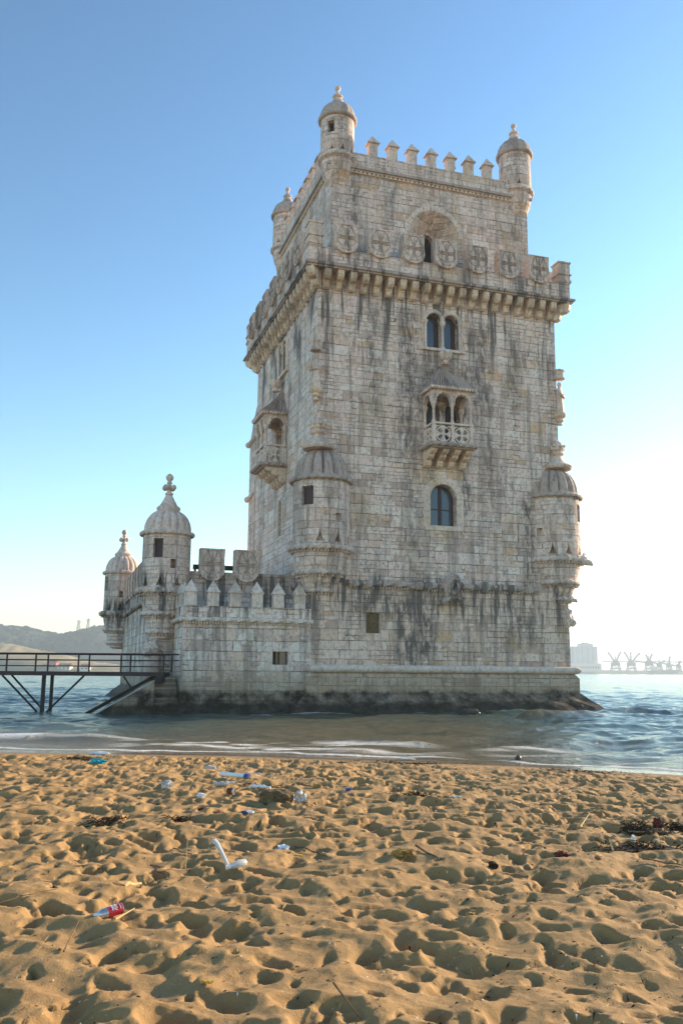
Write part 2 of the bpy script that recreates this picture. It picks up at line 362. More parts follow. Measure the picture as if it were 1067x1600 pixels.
# rope belt and knot
m=MB()
zb=5.93
m.tube([(p.x,p.y,p.z+.035*math.sin(p.x*2.1)) for p in ropepath((1.5,-.22,zb),(11.5,-.22,zb))],.155,12,3,.22,.75); m.tube(ropepath((-.22,1.5,zb),(-.22,3.2,zb)),.135,12,3,.22,.75); m.tube(ropepath((W_+.22,1.6,zb),(W_+.22,12,zb)),.135,12,3,.22,.75)
for i in range(64): m.box(1.7+i*.155,1.79+i*.155,-.24,-.151,zb-.26,zb-.15)
m.build('rope_belt','dark',tower,smooth=True)
def knot(p):
    m=MB()
    def loop(pts,r=.115):
        P=[]; n=len(pts)
        for i in range(n-1):   # catmull
            p0,p1,p2,p3=[Vector(pts[max(0,min(n-1,k))]) for k in (i-1,i,i+1,i+2)]
            for t in np.linspace(0,1,8,endpoint=False): P.append(.5*((2*p1)+(p2-p0)*t+(2*p0-5*p1+4*p2-p3)*t*t+(3*p1-p0-3*p2+p3)*t**3))
        P.append(Vector(pts[-1])); m.tube(P,r,10,3,.22,.45)
    loop([(6.1,-.3,5.93),(6.45,-.34,6.0),(6.55,-.4,6.3),(6.85,-.42,6.42),(7.1,-.4,6.2),(7.0,-.5,5.8),(6.75,-.52,5.45),(6.3,-.48,5.2),(6.05,-.4,5.05)])
    loop([(7.6,-.3,5.93),(7.2,-.36,6.05),(6.95,-.44,6.3),(6.7,-.46,6.22),(6.6,-.5,5.85),(6.75,-.56,5.5),(7.1,-.5,5.3),(7.5,-.42,5.0)])
    loop([(6.45,-.42,6.1),(6.42,-.45,5.7),(6.5,-.45,5.45)],.10)
    loop([(7.3,-.33,5.98),(7.9,-.32,5.88),(8.3,-.32,5.98)],.11)
    m.lathe([(.01,-.3),(.16,-.28),(.2,0),(.16,.28),(.01,.3)],10,(8.55,-.28,5.93),6,.3)
    m.build('rope_knot','dark',p,smooth=True)
    m=MB()
    for k in range(3): m.tube([(5.0+.1*k,-.24-.16*math.cos(a),5.93+.2*math.sin(a)) for a in np.linspace(-2.2,2.2,12)],.06,8,3,.2,.3)
    m.build('rope_binding','dark',p,smooth=True)
    MB().lathe([(.01,-.22),(.15,-.2),(.2,0),(.15,.2),(.01,.22)],10,(11.0,-.28,5.95),6,.3).build('rope_tassel','dark',p,smooth=True)
knot(tower)
# cornice gallery ---------------------------------------------------
P=.73
m=MB(); m.box(-P,W_+P,-P,D_+P,21.14,21.27); m.build('gallery_floor','dark',tower)
m=MB()
for q,zz in ((P+.05,21.30),):
    m.tube([(-q,-q,zz),(W_+q,-q,zz),(W_+q,D_+q,zz),(-q,D_+q,zz)],.08,8,closed=True)
m.build('cornice_moulding','dark',tower,smooth=True)
prof=[(0,20.30),(-.10,20.28),(-.22,20.36),(-.27,20.50),(-.26,20.66),(-.36,20.66),(-.50,20.70),(-.60,20.80),(-.64,20.95),(-.64,21.138),(0,21.138)]
c0=MB().prism(prof,sid,-.155,.155).box(-.175,.175,-.30,0,20.60,20.665).build('corbel','corbel',tower,loc=(.35,-.002,0))
for i in range(1,20): dup(c0,tower,(.35+i*(W_-.7)/19,-.002,0))
for i in range(20): dup(c0,tower,(-.002,.35+i*(D_-.7)/19,0),-PI/2)
for i in range(4): dup(c0,tower,(W_+.002,.35+i*(D_-.7)/19,0),PI/2)
pc=[(a*1.35,z) for a,z in prof]
cc=MB().prism(pc,sid,-.2,.2).build('corner_corbel','corbel',tower,loc=(0,0,0),rotz=-PI/4)
dup(cc,tower,(W_,0,0),PI/4); dup(cc,tower,(0,D_,0),-3*PI/4)
# gallery parapet
m=MB(); q=P-.10; t=.42; z0,z1=21.275,22.22
m.box(-q,W_+q,-q,-q+t,z0,z1); m.box(-q,W_+q,D_+q-t,D_+q,z0,z1); m.box(-q,-q+t,-q+t+.001,D_+q-t-.001,z0,z1); m.box(W_+q-t,W_+q,-q+t+.001,D_+q-t-.001,z0,z1)
m.build('gallery_parapet',M['upper'],tower)
def shield_outline(w,h,n=8):
    hw=w/2
    pts=[(-hw,h),( hw,h),(hw*.93,h*.62),(hw,h*.34)]
    for i in range(1,n): a=PI*i/(n); pts.append((hw*math.cos(a),h*.34-h*.34*math.sin(a)))
    pts+=[(-hw,h*.34),(-hw*.93,h*.62)]; return pts
def cross_mb(m,w,h,y,z0,d=.05,sc=1.):
    cz=z0+h*.50; A=w*.40*sc; B=h*.44*sc; n=w*.045; f=w*.17
    # flared cross drawn as raised bands with an open centre line
    arm=[(-f,B),(f,B),(n,n*3),(n,-n*3),(f,-B),(-f,-B),(-n,-n*3),(-n,n*3)]
    m.prism([(a,cz+b) for a,b in arm],idn,y-d,y)
    for s in (1,-1):
        m.prism([(a*s,cz+b) for a,b in [(n,n),(A,f*.8),(A,f*.45),(A*.5,.0),(A,-f*.45),(A,-f*.8),(n,-n)]],idn,y-d*.8,y-.001)
    # ribs
    m.box(-.02,.02,y-d-.03,y-d,cz-B*.92,cz+B*.92); m.box(-A*.95,A*.95,y-d-.03,y-d-.001,cz-.02,cz+.02)
    pts=[(w*.42*math.cos(a),y-.02,z0+h*.33+h*.27*math.sin(a)) for a in np.linspace(PI+.1,2*PI-.1,12)]; m.tube(pts,.03,6)
    for s in (1,-1): m.tube([(s*w*.40,y-.02,cz+.03),(s*w*.33,y-.02,cz+.1*h),(s*w*.14,y-.02,cz+.42*h)],.022,6)
def merlon(parent,loc,rz,mw=.84,mh=1.2,sw=1.18,sh=1.5,body='carved'):
    o=MB().box(-mw/2,mw/2,0,.40,0,mh).box(-mw/2-.03,mw/2+.03,-.03,.43,mh,mh+.07).build('merlon',body,parent,loc=loc,rotz=rz)
    m=MB(); z0=mh+.09-sh
    m.prism([(a,z0+b) for a,b in shield_outline(sw,sh)],idn,-.15,-.004); m.box(-sw/2,-mw/2-.032,-.004,.36,.02,mh+.085); m.box(mw/2+.032,sw/2,-.004,.36,.02,mh+.085)
    m.tube([(a,-.15,z0+b) for a,b in shield_outline(sw*.96,sh*.97)],.032,6,closed=True)
    m.build('shield','carved',o)
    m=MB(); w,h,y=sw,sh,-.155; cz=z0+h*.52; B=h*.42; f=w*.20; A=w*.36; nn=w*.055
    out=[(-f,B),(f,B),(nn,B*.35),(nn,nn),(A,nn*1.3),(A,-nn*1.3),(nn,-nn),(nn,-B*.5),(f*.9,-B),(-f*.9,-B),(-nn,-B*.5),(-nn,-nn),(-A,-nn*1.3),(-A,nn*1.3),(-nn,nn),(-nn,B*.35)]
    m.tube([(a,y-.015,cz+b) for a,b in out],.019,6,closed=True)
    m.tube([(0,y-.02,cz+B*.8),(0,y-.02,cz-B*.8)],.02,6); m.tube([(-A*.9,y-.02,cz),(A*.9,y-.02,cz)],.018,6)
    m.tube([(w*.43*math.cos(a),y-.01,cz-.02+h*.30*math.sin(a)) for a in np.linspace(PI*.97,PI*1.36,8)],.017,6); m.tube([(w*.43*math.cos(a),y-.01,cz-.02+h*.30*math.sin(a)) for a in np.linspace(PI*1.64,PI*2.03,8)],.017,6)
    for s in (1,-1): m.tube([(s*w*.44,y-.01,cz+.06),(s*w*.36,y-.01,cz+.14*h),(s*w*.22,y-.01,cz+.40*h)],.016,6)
    m.build('cross','darkened',o); return o  # cross lines in darker stone: relief shade put into the colour
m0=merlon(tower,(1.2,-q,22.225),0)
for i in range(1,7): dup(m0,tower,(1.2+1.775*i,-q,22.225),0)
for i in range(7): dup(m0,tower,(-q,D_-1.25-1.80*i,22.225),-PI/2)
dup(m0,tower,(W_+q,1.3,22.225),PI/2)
def cmer(a,b,s):
    m=MB()
    m.box(a-.33,a+.33,b-.33,b+.33,22.225,23.45)
    for (x0,x1,y0,y1,zz,dz) in ((-.40,.40,-.40,.40,22.72,.06),(-.38,.38,-.38,.38,22.30,.14),(-.38,.38,-.38,.38,23.38,.09)): m.box(a+x0,a+x1,b+y0,b+y1,zz,zz+dz)
    m.build('corner_merlon','carved',tower)
cmer(-q+.30,-q+.30,1); cmer(W_+q-.30,-q+.30,1); cmer(-q+.3,D_+q-.3,1)
# upper stage --------------------------------------------------------
I=.90; UW=W_-I; UD=D_-I
cut=MB(); rc=6.62
cut.prism(arch(rc,22.6,1.38,24.62,20),idn,I-.01,I+1.0,arch(rc,22.65,.46,24.78,20)); cut.prism(arch(rc,22.7,.38,24.74,20),idn,I+.9,I+1.9)
cut.prism(arch(6.8,22.6,1.3,24.5,20),sid,I-.01,I+.9,arch(6.8,22.6,.42,24.5,20))
MB().box(I,UW,I,UD,21.28,27.45).build('upper_stage',M['upper'],tower,cut=cut)
m=MB()
for i in range(11):
    a0=PI*i/11+.015; a1=PI*(i+1)/11-.015
    m.prism([(rc+r*math.cos(a),24.62+r*math.sin(a)) for r,a in ((1.40,a0),(1.66,a0),(1.66,(a0+a1)/2),(1.66,a1),(1.40,a1),(1.40,(a0+a1)/2))],idn,I-.025,I+.1)
m.build('arch_surround','cream',tower)
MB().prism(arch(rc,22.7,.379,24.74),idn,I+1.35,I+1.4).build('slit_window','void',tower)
m=MB(); m.box(I-.13,UW+.13,I-.13,UD+.13,27.455,27.54); m.box(I-.22,UW+.22,I-.22,UD+.22,27.543,27.68); 
m.build('string_course','dark',tower)
m=MB(); m.box(I-.04,I+.1,I-.04,UD,27.36,27.45); m.box(I+.101,UW,I-.04,I+.1,27.36,27.45)
for i in range(46): m.box(I+.3+i*.24,I+.42+i*.24,I-.12,I-.002,27.33,27.452); m.box(I-.12,I-.002,I+.3+i*.24,I+.42+i*.24,27.33,27.452)
m.build('dentils','corbel',tower)
m=MB(); g=.12; z0,z1=27.684,28.47
m.box(I-g,UW+g,I-g,I-g+.38,z0,z1); m.box(I-g,UW+g,UD+g-.38,UD+g,z0,z1); m.box(I-g,I-g+.38,I-g+.381,UD+g-.381,z0,z1); m.box(UW+g-.38,UW+g,I-g+.381,UD+g-.381,z0,z1)
m.box(I+.27,UW-.27,I+.27,UD-.27,27.684,27.9)
m.build('roof_parapet',M['upper'],tower)
def post(parent,loc,w=.46,h=.72,ph=.5,name='pointed_merlon',ov=.1,mat='cream'):
    hw=w/2; m=MB().box(-hw,hw,-hw*.82,hw*.82,0,h)
    m.box(-hw-ov,hw+ov,-hw*.82-ov,hw*.82+ov,h,h+.05); k=hw+ov-.02; k2=hw*.82+ov-.02
    m.add([(-k,-k2,h+.05),(k,-k2,h+.05),(k,k2,h+.05),(-k,k2,h+.05),(0,0,h+.05+ph)],[(0,1,4),(1,2,4),(2,3,4),(3,0,4),(3,2,1,0)])
    return m.build(name,mat,parent,loc=loc)
p0=post(tower,(3.16,I+.07,28.475),mat='carved')
for i in range(1,7): dup(p0,tower,(3.16+i*1.11,I+.07,28.475))
for i in range(7): dup(p0,tower,(I+.07,3.2+i*1.11,28.475),PI/2)
for i in range(7): dup(p0,tower,(UW-.07,3.2+i*1.11,28.475),PI/2)
# turrets -----------------------------------------------------------
def rope_ring(parent,r,z,th,name='rope_ring',mat='carved',pitch=.36,dent=True):
    th*=1.22; m=MB(); m.tube(circ(r,z,int(r*78)),th,10,3,.24,2*PI*r/round(2*PI*r/pitch),closed=True)
    if dent:
        k=int(2*PI*r/.16)
        for i in range(k):
            a=2*PI*i/k; c,s=math.cos(a),math.sin(a); rr=r-.02
            m.box(rr*c-.035,rr*c+.035,rr*s-.035,rr*s+.035,z-th-.09,z-th+.01)
    return m.build(name,mat,parent,smooth=True)
def cutwin(cut,ang,r,w,z0,z1,depth=.3,scal=True):
    c,s=math.cos(ang),math.sin(ang)
    def mp(a,b,ww): return (c*ww-s*a,s*ww+c*a,b)
    pts=[(-w/2,z0),(w/2,z0),(w/2,z1)]+([(w/2-w*k/6,z1+(.05 if k%2 else 0)) for k in range(1,6)] if scal else [])+[(-w/2,z1)]
    cut.prism(pts,mp,r-depth,r+.4)
    return mp
def cuttri(cut,ang,r,z,w=.42,h=.62,depth=.32):
    c,s=math.cos(ang),math.sin(ang)
    def mp(a,b,ww): return (c*ww-s*a,s*ww+c*a,b)
    # concave sided triangular loophole
    pts=[(-w/2,z),(w/2,z),(w*.26,z+h*.28),(w*.1,z+h*.62),(0,z+h),(-w*.1,z+h*.62),(-w*.26,z+h*.28)]
    cut.prism(pts,mp,r-depth,r+.4)
def bartizan(parent,loc,diag,tri,hole=None,Rb=1.35,zt=0.):
    """lower corner turret; z values are world heights"""
    o=empty('corner_turret',loc,0,parent)
    cut=MB(); mp=cutwin(cut,diag,Rb,.62,9.42,10.28)
    for a in tri: cuttri(cut,a,Rb,7.72)
    if hole is not None: cutwin(cut,hole,Rb,.32,8.72,9.05,.25,False)
    pr=[(Rb-.02,7.5)]+[(Rb,7.6+i*.3) for i in range(11)]+[(Rb,10.68)]
    MB().lathe(pr,64).build('turret_wall',M['round'],o,smooth=True,uv='cyl',Rr=Rb,cut=cut)
    MB().prism([(-.31,9.42),(.31,9.42),(.31,10.28),(-.31,10.28)],mp,Rb-.29,Rb-.25).build('shutter','maroon',o)
    d=[(1.38,10.70),(1.33,10.86)]+[(1.30*math.cos(t)**.75 if math.cos(t)>0 else .01,10.86+1.42*math.sin(t)) for t in np.linspace(.02,1.16,14)]
    d+=[(.62,12.19),(.01,12.2)]
    MB().lathe([(.01,10.70)]+d,112,lob=14,amp=.20,lobz=(10.9,12.15),sharp=2.2).build('dome','dark',o,smooth=True,uv='cyl',autos=65)
    rope_ring(o,1.43,10.72,.085,mat='dark',dent=False)
    sx=-.30 if loc[0]<5 else .08; sy=-.40
    f=[(.01,12.19),(.66,12.19),(.72,12.26),(.74,12.34),(.66,12.42),(.50,12.48),(.38,12.6),(.27,12.78),(.24,12.9),(.34,12.96),(.40,13.02),(.30,13.06),(.30,13.16),(.40,13.22),(.42,13.40),(.36,13.46),(.25,13.50),(.28,13.62),(.15,13.72),(.01,13.78)]
    f=[(q*1.08,z) for q,z in f]; m=MB().lathe(f,32,(sx,sy,0),lob=8,amp=.25,lobz=(13.0,13.64),sharp=1.)
    for i in range(8):
        a=2*PI*i/8; m.ball((sx+.42*math.cos(a),sy+.42*math.sin(a),13.42),.085,8,6)
    m.build('crown_finial','carved',o,smooth=True)
    rope_ring(o,1.42,7.48,.115)
    MB().lathe([(.01,7.4),(1.30,7.4),(1.29,7.2),(1.24,6.95),(1.10,6.5),(1.05,6.36),(.01,6.36)],64).build('moulded_cone',M['round'],o,smooth=True,uv='cyl',Rr=1.2)
    rope_ring(o,1.12,6.34,.10)
    MB().lathe([(.01,6.3),(1.0,6.28),(.97,6.1),(.80,5.72),(.72,5.58),(.01,5.58)],48).build('moulded_cone',M['round'],o,smooth=True,uv='cyl',Rr=.9)
    rope_ring(o,.76,5.52,.085)
    MB().lathe([(.01,5.48),(.62,5.46),(.66,5.36),(.56,5.2),(.60,5.12),(.48,5.06),(.01,5.04)],40,lob=12,amp=.12).build('pendant','carved',o,smooth=True)
    return o
dl=PI+PI/4; ins=.42
bartizan(tower,(ins,ins,0),dl,[dl+R(a) for a in (-52,27,65,103)],dl+R(66))
dr=-PI/4
bartizan(tower,(W_-.22,ins,0),dr,[-PI/2+R(a) for a in (-78,-34,1,38,75)],-PI/2-R(62))
def top_turret(parent,loc,wa):
    o=empty('roof_turret',loc,0,parent); r=.88
    cut=MB(); mp=cutwin(cut,wa,r,.36,29.30,29.95,.34,False)
    for a in (-10,28,66,104,150,190,230,270): cuttri(cut,wa+R(a+14),r,28.32,.26,.36,.2)
    MB().lathe([(r-.01,28.1)]+[(r,28.2+i*.3) for i in range(7)]+[(r,30.28)],56).build('turret_wall',M['round'],o,smooth=True,uv='cyl',Rr=r,cut=cut)
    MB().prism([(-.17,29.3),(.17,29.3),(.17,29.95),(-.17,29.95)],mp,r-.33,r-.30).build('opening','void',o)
    pr=[(.01,30.28),(.94,30.28),(1.02,30.34),(1.03,30.44),(.97,30.50)]+[(.95*math.cos(t)**.8,30.52+.85*math.sin(t)) for t in np.linspace(.05,1.22,11)]+[(.34,31.36),(.36,31.42),(.30,31.50),(.01,31.5)]
    MB().lathe(pr,84,lob=12,amp=.05,lobz=(30.55,31.3),sharp=1.5).build('dome','dark',o,smooth=True,autos=60)
    f=[(.01,31.49),(.28,31.5),(.30,31.58),(.2,31.66),(.17,31.74),(.27,31.82),(.27,31.88),(.14,31.98),(.09,32.1),(.07,32.2),(.13,32.25),(.16,32.33),(.13,32.42),(.04,32.47)]
    MB().lathe(f,18).build('finial','carved',o,smooth=True)
    rope_ring(o,.93,28.08,.075,dent=True)
    MB().lathe([(.01,28.0),(.88,27.98),(.86,27.75),(.78,27.3),(.62,26.95),(.01,26.95)],48).build('moulded_cone',M['round'],o,smooth=True,uv='cyl',Rr=.8)
    MB().lathe([(.01,26.96),(.60,26.95),(.64,26.86),(.58,26.76),(.42,26.7),(.34,26.58),(.38,26.5),(.28,26.38),(.12,26.3),(.01,26.28)],28).build('pendant','carved',o,smooth=True)
    return o
ti=1.34
top_turret(tower,(ti,ti,0),PI+R(50)); top_turret(tower,(W_-ti,ti,0),-R(28)); top_turret(tower,(ti,D_-ti,0),PI-R(40))
# windows -----------------------------------------------------------
def glazing(parent,out,mp,w0,name='window_pane'):
    return MB().prism(out,mp,w0,w0+.03).build(name,'glass',parent)
glazing(tower,arch(CX,8.9,.70,10.28),idn,.47)
m=MB(); hw=.69
m.box(CX-.07,CX+.07,.40,.465,8.9,10.98); m.box(CX-hw,CX-hw+.07,.40,.465,8.9,10.3); m.box(CX+hw-.07,CX+hw,.40,.465,8.9,10.3); m.box(CX-.62,CX-.08,.405,.46,8.9,8.97); m.box(CX+.08,CX+.62,.405,.46,8.9,8.97)
m.box(CX-.62,CX-.08,.42,.455,9.75,9.79); m.box(CX+.08,CX+.62,.42,.455,9.75,9.79)
m.tube([(CX+.655*math.cos(a),.43,10.28+.655*math.sin(a)) for a in np.linspace(0,PI,16)],.04,6); m.build('window_frame','maroon',tower)
m=MB()
for i in range(9):
    a0=PI*i/9+.012; a1=PI*(i+1)/9-.012
    m.prism([(CX+r*math.cos(a),10.28+r*math.sin(a)) for r,a in ((.71,a0),(1.08,a0),(1.08,(a0+a1)/2),(1.08,a1),(.71,a1),(.71,(a0+a1)/2))],idn,-.018,.09)
for s in (-1,1):
    for k in range(4): m.box(*sorted((CX+s*.71,CX+s*1.07)),-.018-.002*(k%2),.09,8.9+.347*k,8.9+.347*k+.335)
m.box(CX-1.0,CX+1.0,-.05,.3,8.66,8.895); m.build('window_surround','cream',tower)
# double window builder in a local frame: x lateral, y inward, z up
def twin(parent,loc,rz,c=.47,hw=.40,z0=17.95,zs=19.42):
    o=empty('twin_window',loc,rz,parent)
    for s in (-1,1): MB().prism(arch(s*c,z0,hw-.002,zs),idn,.40,.43).build('window_pane','glass',o)
    m=MB()
    for s in (-1,1):
        m.tube([(s*c+(hw-.05)*math.cos(a),.37,zs+(hw-.05)*math.sin(a)) for a in np.linspace(0,PI,14)],.055,6)
        m.box(s*c+hw-.2,s*c+hw-.005,.34,.395,z0,zs+.02); m.box(s*c-hw+.004,s*c-hw+.06,.34,.395,z0,zs+.02)
        m.ball((s*c+hw-.16,.37,zs-.18),.07,8,6)
    m.build('window_frame','maroon',o)
    m=MB()
    for s in (-1,1):
        m.tube([(s*c+(hw+.07)*math.cos(a),-.06,zs+(hw+.07)*math.sin(a)) for a in np.linspace(.0 if s>0 else .5,PI-.5 if s>0 else PI,18)],.075,8)
        m.tube([(s*c+(hw+.18)*math.cos(a),-.02,zs+(hw+.18)*math.sin(a)) for a in np.linspace(.0 if s>0 else .75,PI-.75 if s>0 else PI,18)],.05,8)
        x=s*(c+hw+.07); m.tube([(x,-.06,z0),(x,-.06,zs-.1)],.07,10); m.lathe([(.07,-.16),(.12,-.06),(.14,0),(.1,.03)],12,(x,-.06,zs-.03))
        x=s*(c+hw+.2); m.tube([(x,-.02,z0),(x,-.02,zs)],.045,8)
    m.box(-1.2,1.2,-.16,.02,z0-.14,z0-.005); m.build('window_surround','cream',o,smooth=True)
    MB().lathe([(.13,z0),(.13,z0+.07),(.085,z0+.14),(.075,z0+.2),(.072,zs-.32),(.1,zs-.28),(.13,zs-.2),(.17,zs-.05),(.17,zs),(.1,zs+.02),(.14,zs+.12),(.12,zs+.3),(.02,zs+.34)],16,(0,-.03,0)).build('window_column','cream',o,smooth=True)
    return o
twin(tower,(6.59,0,0),0); twin(tower,(0,CL,0),-PI/2,c=.45,hw=.38,z0=18.05,zs=19.5)
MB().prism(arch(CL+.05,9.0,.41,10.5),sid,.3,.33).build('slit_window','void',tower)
m=MB(); m.tube([( -.02,CL+.05-.5,9.0)]+[(-.02,CL+.05-.5*math.cos(a),10.5+.5*math.sin(a)) for a in np.linspace(0,PI,14)]+[(-.02,CL+.55,9.0)],.06,8); m.build('window_surround','cream',tower,smooth=True)
# carved balconies ---------------------------------------------------
def fretwork(m,cx,y,cz,r,d=.08):
    n=28
    for i in range(n):
        a0=2*PI*i/n;a1=2*PI*(i+1)/n
        m.prism([(cx+q*math.cos(a),cz+q*math.sin(a)) for q,a in ((r*.86,a0),(r,a0),(r,a1),(r*.86,a1))],idn,y,y+d)
    for k in range(4):
        a=PI/2*k; c,s=math.cos(a),math.sin(a)
        L=[(r*.06,-r*.09),(r*.45,-r*.11),(r*.70,-r*.33),(r*.90,-r*.26),(r*.90,r*.26),(r*.70,r*.33),(r*.45,r*.11),(r*.06,r*.09)]
        m.prism([(cx+c*p-s*t,cz+s*p+c*t) for p,t in L],idn,y+.005,y+d-.005)
    m.ball((cx,y+d/2,cz),r*.13,8,6)
def balcony(parent,loc,rz):
    o=empty('balcony',loc,rz,parent)
    Wd=.98; Dp=1.18   # half width, depth (toward -y)
    m=MB(); m.box(-Wd-.22,Wd+.22,-Dp-.22,0,12.60,12.72); m.box(-Wd-.13,Wd+.13,-Dp-.13,0,12.50,12.598)
    m.tube(ropepath((-Wd-.2,-Dp-.22,12.66),(Wd+.2,-Dp-.22,12.66)),.10,10,3,.2,.4)
    for s in (-1,1): m.tube(ropepath((s*(Wd+.22),-Dp-.2,12.66),(s*(Wd+.22),-.02,12.66)),.10,10,3,.2,.4)
    m.build('balcony_floor','dark',o,smooth=True)
    bp=[(0,11.75),(-.14,11.72),(-.30,11.80),(-.38,11.95),(-.38,12.06),(-.55,12.08),(-.72,12.15),(-.80,12.28),(-.96,12.30),(-1.08,12.38),(-1.12,12.498),(0,12.498)]
    b0=MB().prism(bp,sid,-.15,.15).build('bracket','corbel',o,loc=(-.93,0,0))
    for k in (-.31,.31,.93): dup(b0,o,(k,0,0))
    # railing
    z0,z1=12.724,13.62
    m=MB()
    for x in (-Wd,0,Wd): m.box(x-.075,x+.075,-Dp-.04,-Dp+.10,z0,z1+.06)
    for s in (-1,1): m.box(*sorted((s*Wd-.06,s*Wd+.06)),-.12,0,z0,z1)
    m.box(-Wd-.1,Wd+.1,-Dp-.08,-Dp+.14,z1+.061,z1+.15)
    for s in (-1,1): m.box(*sorted((s*(Wd+.08),s*(Wd-.08))),-Dp+.141,0,z1+.061,z1+.15)
    m.box(-Wd+.076,-.076,-Dp-.0,-Dp+.09,z0,z0+.07); m.box(.076,Wd-.076,-Dp-.0,-Dp+.09,z0,z0+.07)
    for x in (-Wd/2,Wd/2):
        fretwork(m,x,-Dp+.0,(z0+z1)/2+.03,.40)
        for sx in (-1,1):
            for sz in (-1,1):
                cx=x+sx*.41; cz=(z0+z1)/2+.03+sz*.41
                m.prism([(cx,cz),(cx-sx*.20,cz),(cx-sx*.07,cz-sz*.07),(cx,cz-sz*.20)],idn,-Dp+.0,-Dp+.08)
    m.build('railing','cream',o)
    for s in (-1,1):
        m=MB(); mm=MB(); fretwork(mm,-.6,-.04,(z0+z1)/2+.03,.40); mm.box(-Dp+.11,-.12,-.04,.04,z0,z0+.07); mm.box(-.97,-.90,-.035,.035,z0+.07,z1+.05); mm.box(-.3,-.13,-.035,.035,z0+.07,z1+.05)
        for x,y,z in mm.v: m.v.append((s*Wd-y*s,x,z))
        k=len(m.v)-len(mm.v); m.f+=[tuple(i+k for i in f) for f in mm.f]
        m.build('side_railing','cream',o)
    # columns
    def colm(x,y):
        return MB().lathe([(.11,13.775),(.11,13.83),(.075,13.9),(.07,13.95),(.066,14.46),(.09,14.5),(.07,14.54),(.12,14.64),(.15,14.74),(.15,14.80),(.01,14.81)],14,(0,0,0)).build('column','carved',o,smooth=True,loc=(x,y,0))
    c=colm(-Wd,-Dp+.05)
    for x,y in ((0,-Dp+.05),(Wd,-Dp+.05),(-Wd,-.08),(Wd,-.08)): dup(c,o,(x,y,0))
    # arcade above the columns
    zt=15.46; zs=14.81; hw=.40
    def spandrel(x0,x1,mp,w0,w1):
        c=(x0+x1)/2; n=12
        up_=[(x0,zs),(x0,zt),(c,zt),(x1,zt),(x1,zs)]
        L=[(x0,zs),(c-hw,zs)]+[(c-hw*math.cos(PI*i/n),zs+.44*math.sin(PI*i/n)) for i in range(1,n)]+[(c+hw,zs),(x1,zs),(x1,zt),(x0,zt)]
        m.prism(L,mp,w0,w1)
    m=MB()
    spandrel(-Wd-.07,-.001,idn,-Dp-.03,-Dp+.13); spandrel(.001,Wd+.07,idn,-Dp-.03,-Dp+.13)
    for s in (-1,1): spandrel(-Dp+.131,0,sid,*sorted((s*(Wd-.09),s*(Wd+.07))))
    for x in (-Wd/2,Wd/2):
        m.tube([(x-.44*math.cos(a),-Dp-.05,zs+.48*math.sin(a)) for a in np.linspace(0,PI,16)],.055,8)
        for k in range(6): a=.35+k*.49; m.ball((x-.38*math.cos(a),-Dp+.02,zs+.42*math.sin(a)),.045,6,5)
    for s in (-1,1): m.tube([(s*(Wd+.08),-.56-.44*math.cos(a),zs+.46*math.sin(a)) for a in np.linspace(0,PI,14)],.05,8)
    for x in (-Wd-.02,0,Wd+.02):
        for k in range(5): m.ball((x+.05*(-1)**k,-Dp-.05,14.9+k*.12),.05,6,5)
    m.build('arcade','carved',o,smooth=True)
    m=MB(); m.box(-Wd-.25,Wd+.25,-Dp-.25,0,15.465,15.56)
    for i in range(15): m.ball((-Wd-.16+i*.163,-Dp-.22,15.44),.06,6,5)
    for s in (-1,1):
        for i in range(8): m.ball((s*(Wd+.22),-Dp-.1+i*.16,15.44),.06,6,5)
    m.build('eave','carved',o,smooth=True)
    # ribbed tented roof, concave sweep
    m=MB(); rows=12; V=[];F=[]; K=57
    for j in range(rows+1):
        t=j/rows; k=(1-t)**1.25; z=15.565+1.45*t**1.02
        hx=.20+(Wd+.12)*k; dy=.16+(Dp+.12)*k; cyc=-.02
        for i in range(K):
            s=i/(K-1)*4   # walk: left side, front (two), right side
            if s<1: x,y=-1,-s
            elif s<3: x,y=(s-2),-1
            else: x,y=1,-(4-s)
            r=1-.07*abs(math.sin(i*PI/2))
            V.append((x*hx*r,cyc+y*dy*r,z-(.0 if i%2==0 else .09*(1-t))))
    for j in range(rows):
        for i in range(K-1): a=j*K+i; F.append((a,a+1,a+1+K,a+K))
    F.append(tuple(range(K-1,-1,-1))); F.append(tuple(rows*K+i for i in range(K)))
    for j in range(rows): F.append((j*K,(j+1)*K,(j+1)*K+K-1,j*K+K-1))
    m.add(V,F); m.build('roof','dark',o)
    m=MB().lathe([(.01,16.98),(.2,17.0),(.24,17.06),(.17,17.12),(.15,17.2),(.26,17.28),(.33,17.34),(.27,17.4),(.34,17.5),(.36,17.62),(.3,17.68),(.01,17.6)],28,(0,-.42,0),lob=8,amp=.22,lobz=(17.3,17.7),sharp=1.)
    m.build('crown_finial','carved',o,smooth=True)
    # window behind
    for s in (-1,1): MB().prism(arch(s*.57,12.95,.42,14.75),idn,.62,.65).build('window_pane','glass',o)
    m=MB()
    for s in (-1,1): m.box(s*.57-.09,s*.57+.09,.52,.615,12.95,15.1); m.box(s*.57-.43,s*.57-.3,.54,.612,12.95,15.0); m.box(s*.57+.3,s*.57+.43,.54,.612,12.95,15.0)
    m.build('window_frame','maroon',o); return o
balcony(tower,(CX,-.003,0),0); balcony(tower,(-.003,CL,0),-PI/2)
